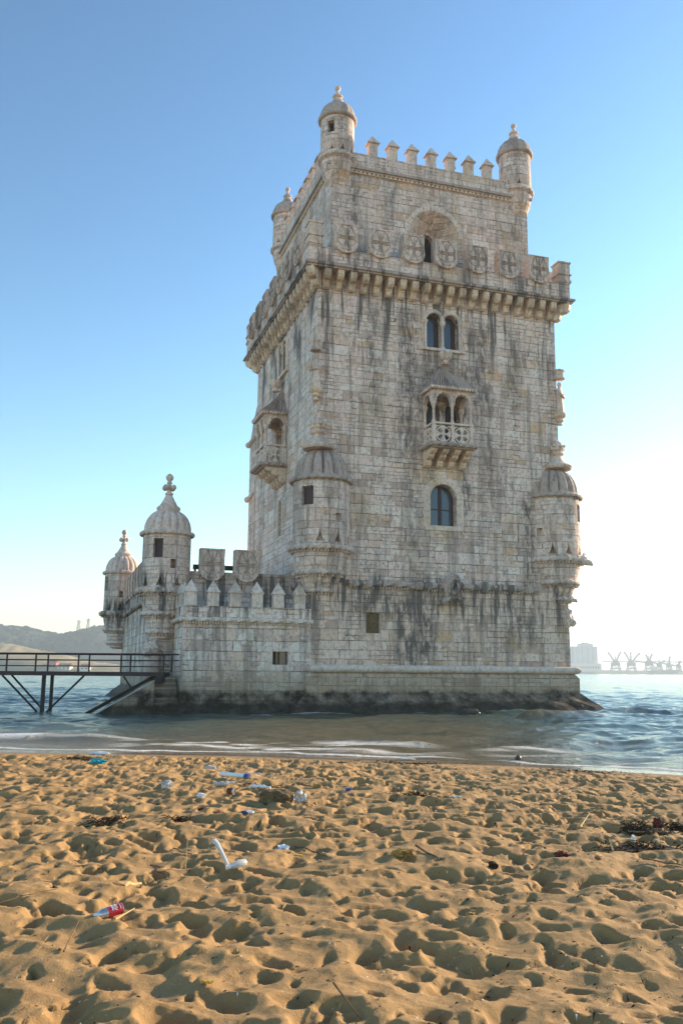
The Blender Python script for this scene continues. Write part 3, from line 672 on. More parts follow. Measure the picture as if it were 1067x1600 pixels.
# corner niches with saints ----------------------------------------
def niche(parent,loc,rz):
    o=empty('statue_niche',loc,rz,parent)   # local -y is outward
    MB().lathe([(.01,17.05),(.30,17.05),(.33,17.12),(.27,17.2),(.27,17.42),(.34,17.5),(.30,17.58),(.01,17.6)],24,(0,-.12,0),lob=8,amp=.18).build('canopy','carved',o,smooth=True)
    MB().lathe([(.05,14.55),(.14,14.6),(.10,14.72),(.20,14.8),(.18,14.92),(.30,15.0),(.33,15.08),(.33,15.2),(.01,15.2)],24,(0,-.1,0)).build('corbel_pedestal','corbel',o,smooth=True)
    # robed figure: one continuous surface, folds in the robe, sloping shoulders, head
    rows=[(.0,.24,.20),(.12,.25,.21),(.5,.20,.18),(.85,.185,.15),(1.0,.20,.15),(1.15,.24,.16),(1.28,.245,.15),(1.36,.20,.13),(1.41,.10,.09),(1.46,.075,.075),(1.5,.09,.10),(1.57,.105,.115),(1.65,.10,.115),(1.71,.06,.07),(1.73,.01,.01)]
    V=[];F=[];K=28
    for z,rx,ry in rows:
        for k in range(K):
            a=2*PI*k/K; fo=1+(.10*math.sin(5*a+z*1.5)*(1 if z<.9 else .2 if z<1.3 else 0)); V.append((rx*fo*math.cos(a),-.13+ry*fo*math.sin(a),15.2+z))
    for i in range(len(rows)-1):
        for k in range(K): a=i*K+k; b=i*K+(k+1)%K; F.append((a,b,b+K,a+K))
    F.append(tuple(range(K-1,-1,-1)))
    m=MB().add(V,F)
    for s in (-1,1): m.tube([(s*.22,-.15,16.48),(s*.27,-.22,16.25),(s*.22,-.31,16.08),(s*.06,-.33,16.16)],[.075,.07,.06,.05],8)
    m.box(-.05,.09,-.37,-.31,16.06,16.26)
    m.build('statue','carved',o,smooth=True)
niche(tower,(.02,.02,0),-PI/4); niche(tower,(W_+.02,-.0,0),R(48))
# small carved beasts on the right corner turret
def beast(parent,loc,rz,s=1.,name='carved_beast'):
    m=MB(); m.blob((0,0,0),.22*s,.25,3,(1.1,.8,1.0)); m.blob((0,-.2*s,-.12*s),.16*s,.2,5,(.8,1.2,.8)); m.ball((0,-.36*s,-.2*s),.07*s,8,6)
    for q in (-1,1): m.tube([(q*.1*s,-.02*s,.14*s),(q*.15*s,-.04*s,.26*s),(q*.13*s,-.1*s,.33*s)],[.05*s,.04*s,.015*s],6); m.ball((q*.09*s,-.26*s,-.02*s),.035*s,6,5)
    return m.build(name,'carved',parent,smooth=True,loc=loc,rotz=rz)
beast(tower,(W_-ins+1.15,ins-1.15,7.45),R(45),1.15); beast(tower,(W_-ins+.66,ins-.66,5.55),R(45),.8)
m=MB(); m.blob((0,0,0),.34,.3,9,(.75,.8,1.35)); m.blob((0,-.2,-.2),.2,.25,4); m.build('rhinoceros_carving','carved',tower,smooth=True,loc=(W_+.1,-.12,4.55),rotz=R(45))
# stair projection at the back of the left face
m=MB(); m.prism([(13.46,5.92),(15.2,5.92),(15.2,16.2),(14.3,17.4),(13.46,18.1)],sid,.0,3.2); m.build('stair_turret',M['wall'],tower)
m=MB()
for z in (16.1,12.55): m.tube([(-.05,13.6,z+.1),(-.05,15.25,z)],[.10,.16],8); m.ball((-.08,15.3,z-.02),.2,8,6)
m.build('drip_moulding','carved',tower,smooth=True)
# ================================================================== BASTION
BO=(-3.4,12.9)
bast=empty('bastion',T(*BO,0),TH); tag(bast,'low limestone bastion with ribbed domed corner turrets and shield merlons, left of the tower','bastion')
def B(x,y,z=0.): return (x-BO[0],y-BO[1],z)
def bbox(m,x0,x1,y0,y1,z0,z1): return m.box(x0-BO[0],x1-BO[0],y0-BO[1],y1-BO[1],z0,z1)
bx0,bx1,by0,by1=-6.8,-.01,3.05,22.9
cut=MB()
for i in range(5): y=6.6+i*3.1; bbox(cut,bx0-.5,bx0+.5,y-.2,y+.2,1.95,3.05)
bbox(MB(),bx0,bx1,by0,by1,.9,5.33).build('wall',M['bast'],bast,cut=cut)
m=MB()
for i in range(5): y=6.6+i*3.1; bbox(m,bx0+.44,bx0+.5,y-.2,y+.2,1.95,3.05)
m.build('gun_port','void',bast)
batter(bx0-BO[0],bx1-BO[0],by0-BO[1],by1-BO[1],-.7,.895,1.9,seed=5,mat='bast',parent=bast)
m=MB()
m.tube(ropepath(B(bx0-.08,by0+1.2,5.35),B(bx0-.08,by1-1,5.35)),.13,10,3,.2,.6)
m.build('rope_belt','dark',bast,smooth=True)
m=MB(); bbox(m,bx0,bx1,by0,by0+.42,5.335,6.52); bbox(m,bx0,bx0+.42,by0+.421,by1,5.335,6.52); bbox(m,bx0+.421,bx1,by1-.42,by1,5.335,6.52); m.build('parapet',stone('bastion_parapet',row=.4,bw=.9,light=.8,streak=1.6,dark=.18),bast)
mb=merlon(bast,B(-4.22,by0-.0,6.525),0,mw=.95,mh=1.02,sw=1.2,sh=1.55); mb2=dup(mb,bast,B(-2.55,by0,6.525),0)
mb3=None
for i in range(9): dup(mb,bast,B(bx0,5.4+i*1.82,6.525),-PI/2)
def domed_turret(parent,loc,wa,holes,hole2=None,sc=1.):
    o=empty('domed_turret',loc,0,parent); r=1.13
    cut=MB(); mp=cutwin(cut,wa,r,.48,7.05,7.92)
    for a in holes: cuttri(cut,a,r,5.74,.40,.56)
    if hole2 is not None: cutwin(cut,hole2,r,.26,6.55,6.98,.5,False)
    MB().lathe([(r-.01,5.6)]+[(r,5.7+i*.3) for i in range(9)]+[(r,8.22)],60).build('turret_wall',M['round'],o,smooth=True,uv='cyl',Rr=r,cut=cut)
    MB().prism([(-.24,7.05),(.24,7.05),(.24,7.92),(-.24,7.92)],mp,r-.28,r-.24).build('shutter','maroon',o)
    rope_ring(o,1.20,8.25,.08,dent=False)
    d=[(.01,8.2),(1.14,8.22),(1.13,8.35)]+[(1.12*max(.02,math.cos(t))**.7,8.4+1.05*math.sin(t)) for t in np.linspace(.05,1.28,13)]+[(.42,9.42),(.01,9.42)]
    MB().lathe(d,128,lob=16,amp=.13,lobz=(8.42,9.4),sharp=2.).build('dome','carved',o,smooth=True,autos=65)
    f=[(.01,9.36),(.50,9.38),(.56,9.46),(.57,9.56),(.50,9.62),(.42,9.68),(.36,9.8),(.27,9.96),(.2,10.1),(.15,10.18),(.2,10.22),(.2,10.28),(.12,10.32),(.10,10.5),(.09,10.72),(.13,10.78),(.13,10.82),(.08,10.86),(.1,10.9),(.17,10.98),(.19,11.08),(.14,11.18),(.03,11.26)]
    m=MB().lathe(f,28,lob=10,amp=.06,lobz=(9.7,10.1))
    for k in range(4): a=PI/4+k*PI/2; m.ball((.26*math.cos(a),.26*math.sin(a),10.56),.135,10,8)
    m.build('cross_finial','carved',o,smooth=True)
    rope_ring(o,1.24,5.52,.12)
    MB().lathe([(.01,5.45),(1.12,5.45),(1.08,5.1),(.98,4.6),(.94,4.5),(.01,4.5)],56).build('moulded_cone',M['round'],o,smooth=True,uv='cyl',Rr=1.)
    rope_ring(o,1.0,4.46,.09)
    MB().lathe([(.01,4.4),(.88,4.4),(.82,4.0),(.70,3.68),(.01,3.66)],48).build('moulded_cone',M['round'],o,smooth=True,uv='cyl',Rr=.8)
    rope_ring(o,.74,3.62,.08)
    MB().lathe([(.01,3.58),(.62,3.56),(.56,3.4),(.60,3.32),(.42,3.24),(.01,3.2)],36,lob=10,amp=.1).build('pendant','carved',o,smooth=True)
    return o
domed_turret(bast,B(-6.35,3.45),PI+R(62),[PI+R(a) for a in (28,70,112,150,-20)],PI+R(100))
t2=domed_turret(bast,B(-7.05,22.3),PI+R(20),[PI+R(a) for a in (5,45,85,-40)],PI+R(85))
beast(bast,B(-6.95,2.9,2.85),-R(35),1.5,'carved_head')
m=MB(); m.tube([B(-6.85,2.95,.9),B(-6.85,2.95,2.6)],[.42,.34],14); m.build('corner_shaft','carved',bast,smooth=True)
# low terrace handrail seen between the two front merlons
hr=empty('terrace_handrail',T(-3.4,4.6,5.34),TH); tag(hr,'dark timber rail and iron post between the two shield merlons of the bastion','handrail')
MB().box(-1.5,1.5,-.07,.07,1.45,1.68).build('beam','maroon',hr); MB().box(-.03,.03,-.13,-.075,0,2.3).build('post','black',hr); MB().box(-1.45,-1.35,-.06,.06,0,1.449).box(1.35,1.45,-.06,.06,0,1.449).build('leg','maroon',hr)
ant=empty('rooftop_antenna',T(8.9,3.2,27.9),TH); tag(ant,'thin dark mast with a small knob standing behind the roof merlons of the tower','antenna')
MB().tube([(0,0,0),(0,0,2.3)],.035,8).build('mast','black',ant); MB().lathe([(.02,2.3),(.12,2.34),(.12,2.42),(.03,2.48)],10).build('knob','black',ant)
# ================================================================== ENTRANCE BLOCK
EO=(-3.,1.4)
ent=empty('entrance_wall',T(*EO,0),TH); tag(ent,'limestone forecourt wall topped by a row of pyramid-capped posts, joined to the foot of the tower','wall')
ex0,ex1,ey0,ey1=-5.93,-.16,-.16,3.0
def E(x,y,z=0.): return (x-EO[0],y-EO[1],z)
def ebox(m,x0,x1,y0,y1,z0,z1): return m.box(x0-EO[0],x1-EO[0],y0-EO[1],y1-EO[1],z0,z1)
cut=MB(); ebox(cut,-1.92,-1.2,ey0-.4,ey0+.35,2.14,2.72)
ebox(MB(),ex0,ex1,ey0,ey1,1.5,3.98).build('wall',M['bast'],ent,cut=cut)
m=MB(); ebox(m,ex0-.05,ex1,ey0-.07,ey1,.55,1.497); m.build('base_course',M['bast'],ent)
batter(ex0-.1-EO[0],ex1-EO[0],ey0-.12-EO[1],ey1-EO[1],-.7,.547,.62,seed=9,mat='bast',parent=ent)
m=MB(); ebox(m,-1.91,-1.21,ey0+.28,ey0+.31,2.15,2.71); m.build('window_pane','glass',ent)
m=MB(); ebox(m,-1.92,-1.72,ey0+.2,ey0+.279,2.141,2.719); ebox(m,-1.60,-1.56,ey0+.2,ey0+.279,2.141,2.719); m.build('window_frame','black',ent)
m=MB(); ebox(m,-2.1,-1.02,ey0-.03,ey0+.1,2.722,2.86); ebox(m,-2.1,-1.93,ey0-.02,ey0+.1,2.1,2.72); ebox(m,-1.19,-1.04,ey0-.02,ey0+.1,2.1,2.72); m.build('window_surround','cream',ent)
m=MB(); m.tube(ropepath(E(ex0-.1,ey0-.1,4.07),E(ex1+.05,ey0-.1,4.07)),.10,10,3,.22,.55); m.tube(ropepath(E(ex0-.1,ey0-.1,4.07),E(ex0-.1,ey1,4.07)),.10,10,3,.22,.55)
for i in range(46): ebox(m,ex0+i*.125,ex0+.07+i*.125,ey0-.10,ey0-.001,3.88,3.975)
m.build('rope_belt','cream',ent,smooth=True)
m=MB(); ebox(m,ex0,ex1,ey0,ey0+.36,3.985,4.66); ebox(m,ex0,ex0+.36,ey0+.361,ey1,3.985,4.66); m.build('parapet',M['bast'],ent)
e0=post(ent,E(ex0+.30,ey0+.18,4.665),w=.50,h=.60,ph=.52,name='pyramid_post',ov=.05)
for i in range(1,6): dup(e0,ent,E(ex0+.30+i*.985,ey0+.18,4.665))
for i in range(1,3): dup(e0,ent,E(ex0+.18,ey0+.30+i*1.0,4.665),PI/2)
# ================================================================== STAIRS + RAMP
so=empty('stone_steps',T(-6.6,-.1,0),TH); tag(so,'worn stone landing steps descending into the water at the end of the footbridge','steps')
def Sx(x,y,z=0.): return (x+6.6,y+.1,z)
m=MB(); rr=random.Random(4)
for i in range(9):
    z=1.55-.21*i; y=1.0-.24*i
    m.box(-7.12+6.6,ex0-.12+6.6,y-.24+.1,y+.1,-.7,z-.075)
    MB().box(-7.12+6.6+rr.uniform(0,.03),ex0-.12+6.6,y-.30+.1,y+.1-.004,z-.07,z+rr.uniform(-.015,.015)).build('tread','cream',so)
m.box(-7.12+6.6,ex0-.12+6.6,1.11,3.0,-.7,1.56)
m.build('flight','darkened',so)  # risers toned darker than the treads so the steps stand out
m=MB()
poly=[(-7.13,1.42),(-7.13,-.7),(-10.4,-.7),(-9.5,-.02),(-8.3,.75)]
poly=[(x+6.6,z) for x,z in poly]
m.prism(poly,lambda a,b,w:(a,w,b),-.75,.55,None); m.build('ramp',M['bast'],so)
m=MB()
m.prism([(x+6.6,z) for x,z in [(-7.13,1.45),(-7.13,1.42),(-9.75,-.09),(-9.75,-.05)]],lambda a,b,w:(a,w,b),-.80,-.70)
m.build('steel_edge','steel',so)
m=MB(); m.prism([(x+6.6,z) for x,z in [(-6.9,1.72),(-6.9,1.58),(-9.9,-.15),(-9.9,.02)]],lambda a,b,w:(a,w,b),.56,.72); m.build('timber_edge','weed',so)
# ================================================================== FOOTBRIDGE
bx=-7.55; by=38.75
fb=empty('footbridge',(bx-12,by+.7,0)); tag(fb,'dark iron footbridge on braced struts crossing the water to the bastion steps','footbridge')
def F_(x,y,z): return (x-(bx-12),y-(by+.7),z)
x0,x1=-34.,bx
m=MB(); 
for yy in (by,by+1.32): m.box(x0-(bx-12),x1-(bx-12),yy-by-.7,yy-by-.7+.10,1.60,1.775)
m.build('girder','iron',fb)
m=MB(); 
for i in range(int((x1-x0)/.25)): m.box(x0-(bx-12)+i*.25,x0-(bx-12)+i*.25+.235,-.60,.62,1.72,1.762)
m.build('deck','wood',fb)
def railing(y,px):
    for z,r in ((2.53,.034),(2.27,.02),(2.01,.02)): pass
    m=MB()
    for z,r in ((2.53,.036),(2.27,.022),(2.01,.022)): m.tube([F_(x0,y,z),F_(x1+(.62 if z>2.2 and y<by+.5 else 0),y,z)],r,8)
    m.build('handrail','iron',fb)
    return m
railing(by+.05,0); railing(by+1.37,0)
ps=MB().box(-.03,.03,-.03,.03,1.776,2.53).build('rail_post','iron',fb,loc=F_(bx-.02,by+.05,0))
k=1
for yy in (by+.05,by+1.37):
    for i in range(0,12):
        if yy==by+.05 and i==0: continue
        dup(ps,fb,F_(bx-.02-i*1.83+(.0 if yy<by+1 else .1),yy,0))
def pier(xc):
    m=MB(); m.box(xc-.07-(bx-12),xc+.07-(bx-12),-.55,-.41,-.9,1.6); m.build('pier','black',fb); MB().box(xc-.02-(bx-12),xc+.10-(bx-12),.45,.57,-.9,1.6).build('pier','black',fb)
    for s,yy in ((-1,-.62),(1,-.62),(-1,.5)):
        m=MB(); m.tube([(xc-(bx-12)+s*.08,yy*.8,-.05),(xc-(bx-12)+s*1.75,yy,1.6)],.045,8); m.build('brace','black',fb)
for i in range(17): MB().box(x1-(bx-12)-.6-i*1.83-.04,x1-(bx-12)-.6-i*1.83+.04,-.73,-.701,1.62,1.76).build('stiffener','iron',fb)
pier(-12.72); pier(-21.)
m=MB(); m.tube([F_(-9.28,by+.1,1.6),F_(-8.85,by+.2,.95)],.035,8); m.build('brace','black',fb)
m=MB(); m.box(bx-.35-(bx-12),bx-.1-(bx-12),-.68,.68,1.3,1.598); m.build('bearing','black',fb)
# ================================================================== SAND
def S(x):
    x=np.clip(x,-16,16); return 20.7-.2706*x-.01976*x*x
def hb(x,y):
    d=S(x)-y
    return np.where(d>0,.5*(1-np.exp(-np.maximum(d,0)/12)),.045*d)
def vnoise(x,y,seed,scale):
    r=np.random.default_rng(seed); G=r.random((256,256))
    X=x/scale; Y=y/scale; xi=np.floor(X).astype(int); yi=np.floor(Y).astype(int); fx=X-xi; fy=Y-yi
    fx=fx*fx*(3-2*fx); fy=fy*fy*(3-2*fy); g=lambda a,b:G[a%256,b%256]
    return (g(xi,yi)*(1-fx)+g(xi+1,yi)*fx)*(1-fy)+(g(xi,yi+1)*(1-fx)+g(xi+1,yi+1)*fx)*fy-.5
def axis(segs):
    out=[segs[0][0]]
    for a,b,d0,d1 in segs:
        x=a
        while x<b:
            t=(x-a)/(b-a); x+=d0+(d1-d0)*t; out.append(min(x,b))
    return np.unique(np.array(out))
xs=axis([(0,2.4,.0125,.0125),(2.4,10,.0125,.045),(10,30,.05,2),(30,900,3,120)]); xs=np.concatenate([-xs[:0:-1],xs])
ys=[-60.,-30,-12,-5,-1,1,2,2.6]; y=2.9
while y<22.5: ys.append(y); y+=max(.012,.0042*y)
ys+=[22.6,23.2,24,26,30,40,60]; ys=np.array(ys)
X,Y=np.meshgrid(xs,ys); Z=hb(X,Y); d=S(X)-Y
fade=np.clip((d-1.1)/2.2,0,1); fade=fade*fade*(3-2*fade)
# trampled hollows
pit=np.full(X.shape,.022)
Np=13500
Xd=X+.07*vnoise(X,Y,21,.16)+.03*vnoise(X,Y,22,.06); Yd=Y+.07*vnoise(X,Y,23,.16)+.03*vnoise(X,Y,24,.06)
cxs=rng.uniform(-11,11,Np); cys=2.2+ (rng.random(Np)**.85)*19.5
for cx,cyy in zip(cxs,cys):
    if abs(cx)>1.2+cyy*.52: continue
    r=rng.choice((rng.uniform(.03,.07),rng.uniform(.075,.145))); an=rng.uniform(0,PI); ec=rng.uniform(.42,.85); dp=r*rng.uniform(.50,.88)
    i0,i1=np.searchsorted(ys,(cyy-r*1.5,cyy+r*1.5)); j0,j1=np.searchsorted(xs,(cx-r*1.5,cx+r*1.5))
    if i1<=i0 or j1<=j0: continue
    xx=Xd[i0:i1,j0:j1]-cx; yy=Yd[i0:i1,j0:j1]-cyy; c,s=math.cos(an),math.sin(an)
    u_=(xx*c+yy*s)/r; v_=(-xx*s+yy*c)/(r*ec)
    q=u_*u_+v_*v_; val=dp*(q**.85-1)+.03*rng.uniform(-.5,.5)
    pit[i0:i1,j0:j1]=np.minimum(pit[i0:i1,j0:j1],val)
mound=.05*(.5-2*np.abs(vnoise(X+.2*Y,Y,31,.42)))+.022*(.5-2*np.abs(vnoise(X,Y,32,.17)))+.065*vnoise(X,Y,1,.7)+.045*vnoise(X+3,Y,2,.3)+.020*vnoise(X,Y+1,3,.13)+.009*vnoise(X,Y,4,.05)+.004*vnoise(X,Y,5,.022)
ripple=.004*np.sin(38*(Y*.8+X*.35)+6*vnoise(X,Y,9,.5))
Z=Z+fade*(pit*(.75+.8*vnoise(X,Y,6,2.5))+mound+ripple*(vnoise(X,Y,7,1.2)>0)+.01)
def hz(x,y):
    j=np.searchsorted(xs,x); i=np.searchsorted(ys,y); return float(Z[i,j])
def hzs(x,y,r=.06):
    return max(hz(x+a,y+b) for a in (-r,0,r) for b in (-r,0,r))
def gridmesh(name,X,Y,Z,mat,attrs=None):
    ny,nx=X.shape; me=bpy.data.meshes.new(name); co=np.stack([X,Y,Z],-1).reshape(-1,3).astype(np.float32)
    idx=np.arange(nx*ny).reshape(ny,nx); q=np.stack([idx[:-1,:-1],idx[:-1,1:],idx[1:,1:],idx[1:,:-1]],-1).reshape(-1,4)
    me.vertices.add(len(co)); me.vertices.foreach_set('co',co.ravel()); me.loops.add(q.size); me.loops.foreach_set('vertex_index',q.ravel().astype(np.int32))
    me.polygons.add(len(q)); me.polygons.foreach_set('loop_start',np.arange(0,q.size,4,dtype=np.int32)); me.polygons.foreach_set('use_smooth',np.ones(len(q),bool))
    me.update(calc_edges=True)
    for k,v in (attrs or {}).items():
        a=me.attributes.new(k,'FLOAT','POINT'); a.data.foreach_set('value',v.ravel().astype(np.float32))
    me.materials.append(mat); o=bpy.data.objects.new(name,me); COL.objects.link(o); return o
n=N('beach_sand'); pos=n.n('NewGeometry').outputs['Position']; px,py,pz=n.sep(pos)
wet=n.n('Attribute'); wet.attribute_name='wet'; wf=wet.outputs['Fac']
c=n.mix(n.noise(pos,3.,5.,.6),(.33,.182,.064),(.45,.27,.104))
c=n.mix(n.math('MULTIPLY',n.ramp(n.noise(pos,160.,3.,.8),[(.35,1.),(.62,0.)]),.45),c,(.25,.155,.07))
c=n.mix(n.math('MULTIPLY',n.ramp(n.noise(pos,26.,4.,.75),[(.62,0.),(.72,1.)]),.6),c,(.12,.07,.035))
c=n.mix(n.math('MULTIPLY',n.ramp(n.noise(pos,75.,2.,.5),[(.70,0.),(.76,1.)]),.8),c,(.78,.68,.52))
c=n.mix(n.math('MULTIPLY',wf,.85),c,(.10,.062,.028))
n.set(n.b,Base_Color=c,Roughness=n.ramp(wf,[(0.,.92),(.45,.7),(.95,.14)])); n.b.inputs['Specular IOR Level'].default_value=.35
n.set(n.b,Normal=n.bump(n.math('ADD',n.noise(pos,90.,4.,.8),n.math('MULTIPLY',n.noise(pos,22.,4.,.7),1.6)),n.ramp(wf,[(0.,.6),(.8,.03)]),.010))
wetv=np.clip(1-(d-1.0)/.8+vnoise(X,Y,12,.9)*.5,0,1)
sand=gridmesh('sand',X,Y,Z,n.m,{'wet':wetv}); sand['kind']='structure'
# ================================================================== WATER
xw=axis([(0,14,.085,.11),(14,60,.15,1.),(60,4000,1.2,220)]); xw=np.concatenate([-xw[:0:-1],xw])
yw=[10.,14.]; y=16.
while y<9000: yw.append(y); y+=max(.045,.0036*y) if y<90 else .02*y
yw=np.array(yw); XW,YW=np.meshgrid(xw,yw); dw=YW-S(XW)
ZW=np.zeros_like(XW); am=np.clip(dw/6,.42,1)*np.clip(1.6-YW/1600,.15,1)
for k in range(46):
    lam=float(rng.uniform(.55,1.3) if k<20 else rng.uniform(1.3,5.)); th=R(-90+rng.uniform(-62,62)+10); kk=2*PI/lam; a=.0048*lam**.65
    if k<20: a*=.9
    res=np.where(YW*.004*2.4<lam,1.,0.) if lam<3 else 1.
    ph=kk*(XW*math.cos(th)+YW*math.sin(th))+rng.uniform(0,6.28)+2.5*vnoise(XW,YW,100+k,lam*3)
    ZW+=a*(np.exp(np.sin(ph)-1)*1.9-.8)*res
ridge=lambda sd,a,b:1-2*np.abs(vnoise(XW*.96+YW*.28,(YW-XW*.15)*a/b,sd,a))
ZW+=(.050*ridge(201,1.9,.95)+.034*ridge(202,.85,.42)*(YW<70)+.022*ridge(203,4.2,2.)+.020*ridge(204,.5,.3)*(YW<55)-.07)*1.05
env=.55+1.5*(vnoise(XW,YW,55,14.)+.5)
ZW*=am*env
# long low swell lines approaching the sand
cv=dw+1.3*vnoise(XW,YW,60,5.)+.5*vnoise(XW,YW,61,1.7)
def line(c,w,seed,sc=4.,k=1.): return np.exp(-((cv-c)/w)**2)*np.clip(vnoise(XW,YW,seed,sc)*2.2+.55,0,1)*k
br=np.exp(-((YW-24.8-.10*(XW+8)-.25*vnoise(XW,YW,70,2))/.42)**2)*np.clip((-5.2-XW)/1.6,0,1)
br2=np.exp(-((YW-37.0-.30*(XW-9)-.4*vnoise(XW,YW,71,2))/.55)**2)*np.clip((XW-6.6)/.9,0,1)*np.clip((12.4-XW)/2,0,1)
ZW+=.17*br+.26*br2+.05*line(2.6,.28,80)+.06*line(5.2,.4,81)+.07*line(9.,.5,82)
ZW=np.where(dw<0,0.,ZW)*np.clip((dw+.2)/.8,0,1)
edge=np.exp(-((dw-.30-.42*vnoise(XW,YW,90,2.2)-.2*vnoise(XW,YW,91,.6))/.075)**2)
foam=np.clip(edge*1.4*np.clip(vnoise(XW,YW,92,1.6)*2+.9,0,1),0,1)
lf=np.clip((XW+6.2)/1.6,0,1)*np.clip((3.-XW)/3,0,1)
foam=np.maximum(foam,np.exp(-((cv-1.55)/.42)**2)*lf*np.clip(vnoise(XW,YW,93,.5)*2.4+.9,0,1))
foam=np.maximum(foam,np.exp(-((cv-3.6)/.35)**2)*np.clip(vnoise(XW,YW,94,2.2)*3.2-.15,0,1)*.9)
foam=np.maximum(foam,np.exp(-((cv-1.9)/.13)**2)*np.clip((XW-1)/2,0,1)*np.clip(vnoise(XW,YW,95,1.8)*3+.5,0,1)*.8)
foam=np.maximum(foam,np.exp(-((YW-24.55-.10*(XW+8))/.10)**2)*np.clip((-4.8-XW)/.6,0,1)*np.clip((XW+9.5),0,1)*.55)
foam=np.maximum(foam,np.exp(-((YW-37.3-.30*(XW-9)-.4*vnoise(XW,YW,71,2))/.16)**2)*np.clip((XW-6.4)/.5,0,1)*np.clip((11.4-XW)/1.5,0,1)*.9*np.clip(vnoise(XW,YW,97,.7)*2+.7,0,1))
# surge around the stone feet
def tl(X,Y): 
    dx=X-TC[0]; dy=Y-TC[1]; c,s=math.cos(TH),math.sin(TH); return dx*c+dy*s,-dx*s+dy*c
ta,tb=tl(XW,YW)
dist=np.maximum(np.maximum(-6.7-ta,ta-(W_+1.35)),np.maximum(-1.35-tb,tb-24)); 
foam=np.maximum(foam,np.exp(-((dist-.10-.5*vnoise(XW,YW,98,1.5))/.14)**2)*np.clip(vnoise(XW,YW,99,1.1)*2.6+.25,0,1)*.6)
crest=np.clip((ZW-.13*env)/.05,0,1)*np.clip(vnoise(XW,YW,103,2.)*3-.1,0,1)*(dw>3)*.75; foam=np.maximum(foam,crest)
silt=np.clip(1.05-dw/22.+.35*vnoise(XW,YW,104,6.)-np.clip((-2-XW)/9,0,.45)*np.clip(dw/5,0,1)-np.clip((XW-4)/9,0,.5)*np.clip(dw/4,0,1),0,1); foam=np.maximum(foam,.9*np.exp(-((cv-2.3)/1.2)**2)*lf*np.clip(vnoise(XW,YW*2,105,.8)*4-.3,0,1)); foam=np.maximum(foam,.8*np.clip((XW-2)/3,0,1)*np.exp(-((cv-3.)/2.)**2)*np.clip(vnoise(XW*.5,YW*2.2,106,.9)*5-1.1,0,1))
silt=np.maximum(silt,np.clip(br2+br,0,1))
n=N('sea_water'); pos=n.n('NewGeometry').outputs['Position']
a1=n.n('Attribute'); a1.attribute_name='silt'; a2=n.n('Attribute'); a2.attribute_name='foam'
c=n.mix(a1.outputs['Fac'],(.050,.088,.075),(.15,.105,.040))
fm=n.math('MULTIPLY',a2.outputs['Fac'],n.ramp(n.noise(pos,5.5,6.,.75,.6),[(.36,0.),(.43,1.)]),clamp=True)
fm=n.math('MAXIMUM',fm,n.ramp(n.math('MULTIPLY',a2.outputs['Fac'],n.noise(pos,12.,4.,.7)),[(.44,0.),(.52,.95)]))
c=n.mix(fm,c,(.80,.78,.74))
n.set(n.b,Base_Color=c,Roughness=n.ramp(fm,[(0.,.12),(.5,.7)]),IOR=1.33); n.b.inputs['Specular IOR Level'].default_value=.5
hh=n.math('ADD',n.math('MULTIPLY',n.noise(n.n('Mapping',Vector=pos,Scale=(1,.7,1)).outputs[0],5.5,7.,.68,.3),1.1),n.math('MULTIPLY',n.noise(n.n('Mapping',Vector=pos,Scale=(.6,1.6,1)).outputs[0],1.1,4.,.6),1.3))
n.set(n.b,Normal=n.bump(hh,1.,.06))
water=gridmesh('water',XW,YW,ZW,n.m,{'silt':silt,'foam':foam}); water['kind']='structure'
# ================================================================== FAR SHORES
def terrain(name,x0,x1,y0,y1,prof,nx,ny,mat,amp,seed):
    xx=np.linspace(x0,x1,nx); yy=np.linspace(0,1,ny); XX,TT=np.meshgrid(xx,yy)
    H=np.interp(XX,[p[0] for p in prof],[p[1] for p in prof])
    sh=np.sin(np.clip(TT,0,1)*PI)**.8
    YY=y0+(y1-y0)*TT
    sc=(x1-x0)/60
    ZZ=H*sh*(1+.12*vnoise(XX,YY,seed,sc)+.05*vnoise(XX,YY,seed+1,sc/3))+sh*amp*.45*vnoise(XX,YY,seed+2,sc/12)+sh*amp*.4*vnoise(XX,YY,seed+3,sc/30)-3*(1-sh)
    o=gridmesh(name,XX,YY,ZZ,mat); o['kind']='structure'; return o
n=N('scrub_hillside'); pos=n.n('NewGeometry').outputs['Position']
f=n.noise(n.n('Mapping',Vector=pos,Scale=(.012,.008,.03)).outputs[0],1.,5.,.6)
c=n.mix(n.ramp(f,[(.57,0.),(.62,1.)]),(.014,.038,.018),(.13,.115,.05)); c=n.mix(n.ramp(n.noise(pos,.06,5.,.7),[(.4,0.),(.6,1.)]),c,(.03,.042,.024))
n.set(n.b,Base_Color=c,Roughness=.95); hillm=n.m
n=N('dry_field'); pos=n.n('NewGeometry').outputs['Position']
c=n.mix(n.ramp(n.noise(n.n('Mapping',Vector=pos,Scale=(.02,.01,.05)).outputs[0],1.,6.,.65),[(.42,0.),(.6,1.)]),(.34,.25,.12),(.07,.08,.035)); n.set(n.b,Base_Color=c,Roughness=.95); fieldm=n.m
terrain('hills',-2300,165,880,1240,[(x*.655,z*.655) for x,z in [(-3500,90),(-1400,110),(-900,98),(-640,78),(-560,72),(-505,60),(-480,62),(-440,74),(-395,80),(-350,66),(-250,48),(-100,32),(100,16),(250,3)]],1500,90,hillm,7,30)
terrain('near_hill',-1200,-152,670,800,[(x*.64,z*.64) for x,z in [(-1900,60),(-700,48),(-420,33),(-370,24),(-320,12),(-280,8),(-240,1)]],600,40,fieldm,3,40)
terrain('quay_bank',120,3600,1480,1700,[(120,2),(200,6),(1000,6),(3600,12)],500,20,hillm,1.2,50)
M['farwood']=plain('far_foliage',(.022,.040,.018),.95,.1,0.,.3,.2)
m=MB(); rq=random.Random(8)
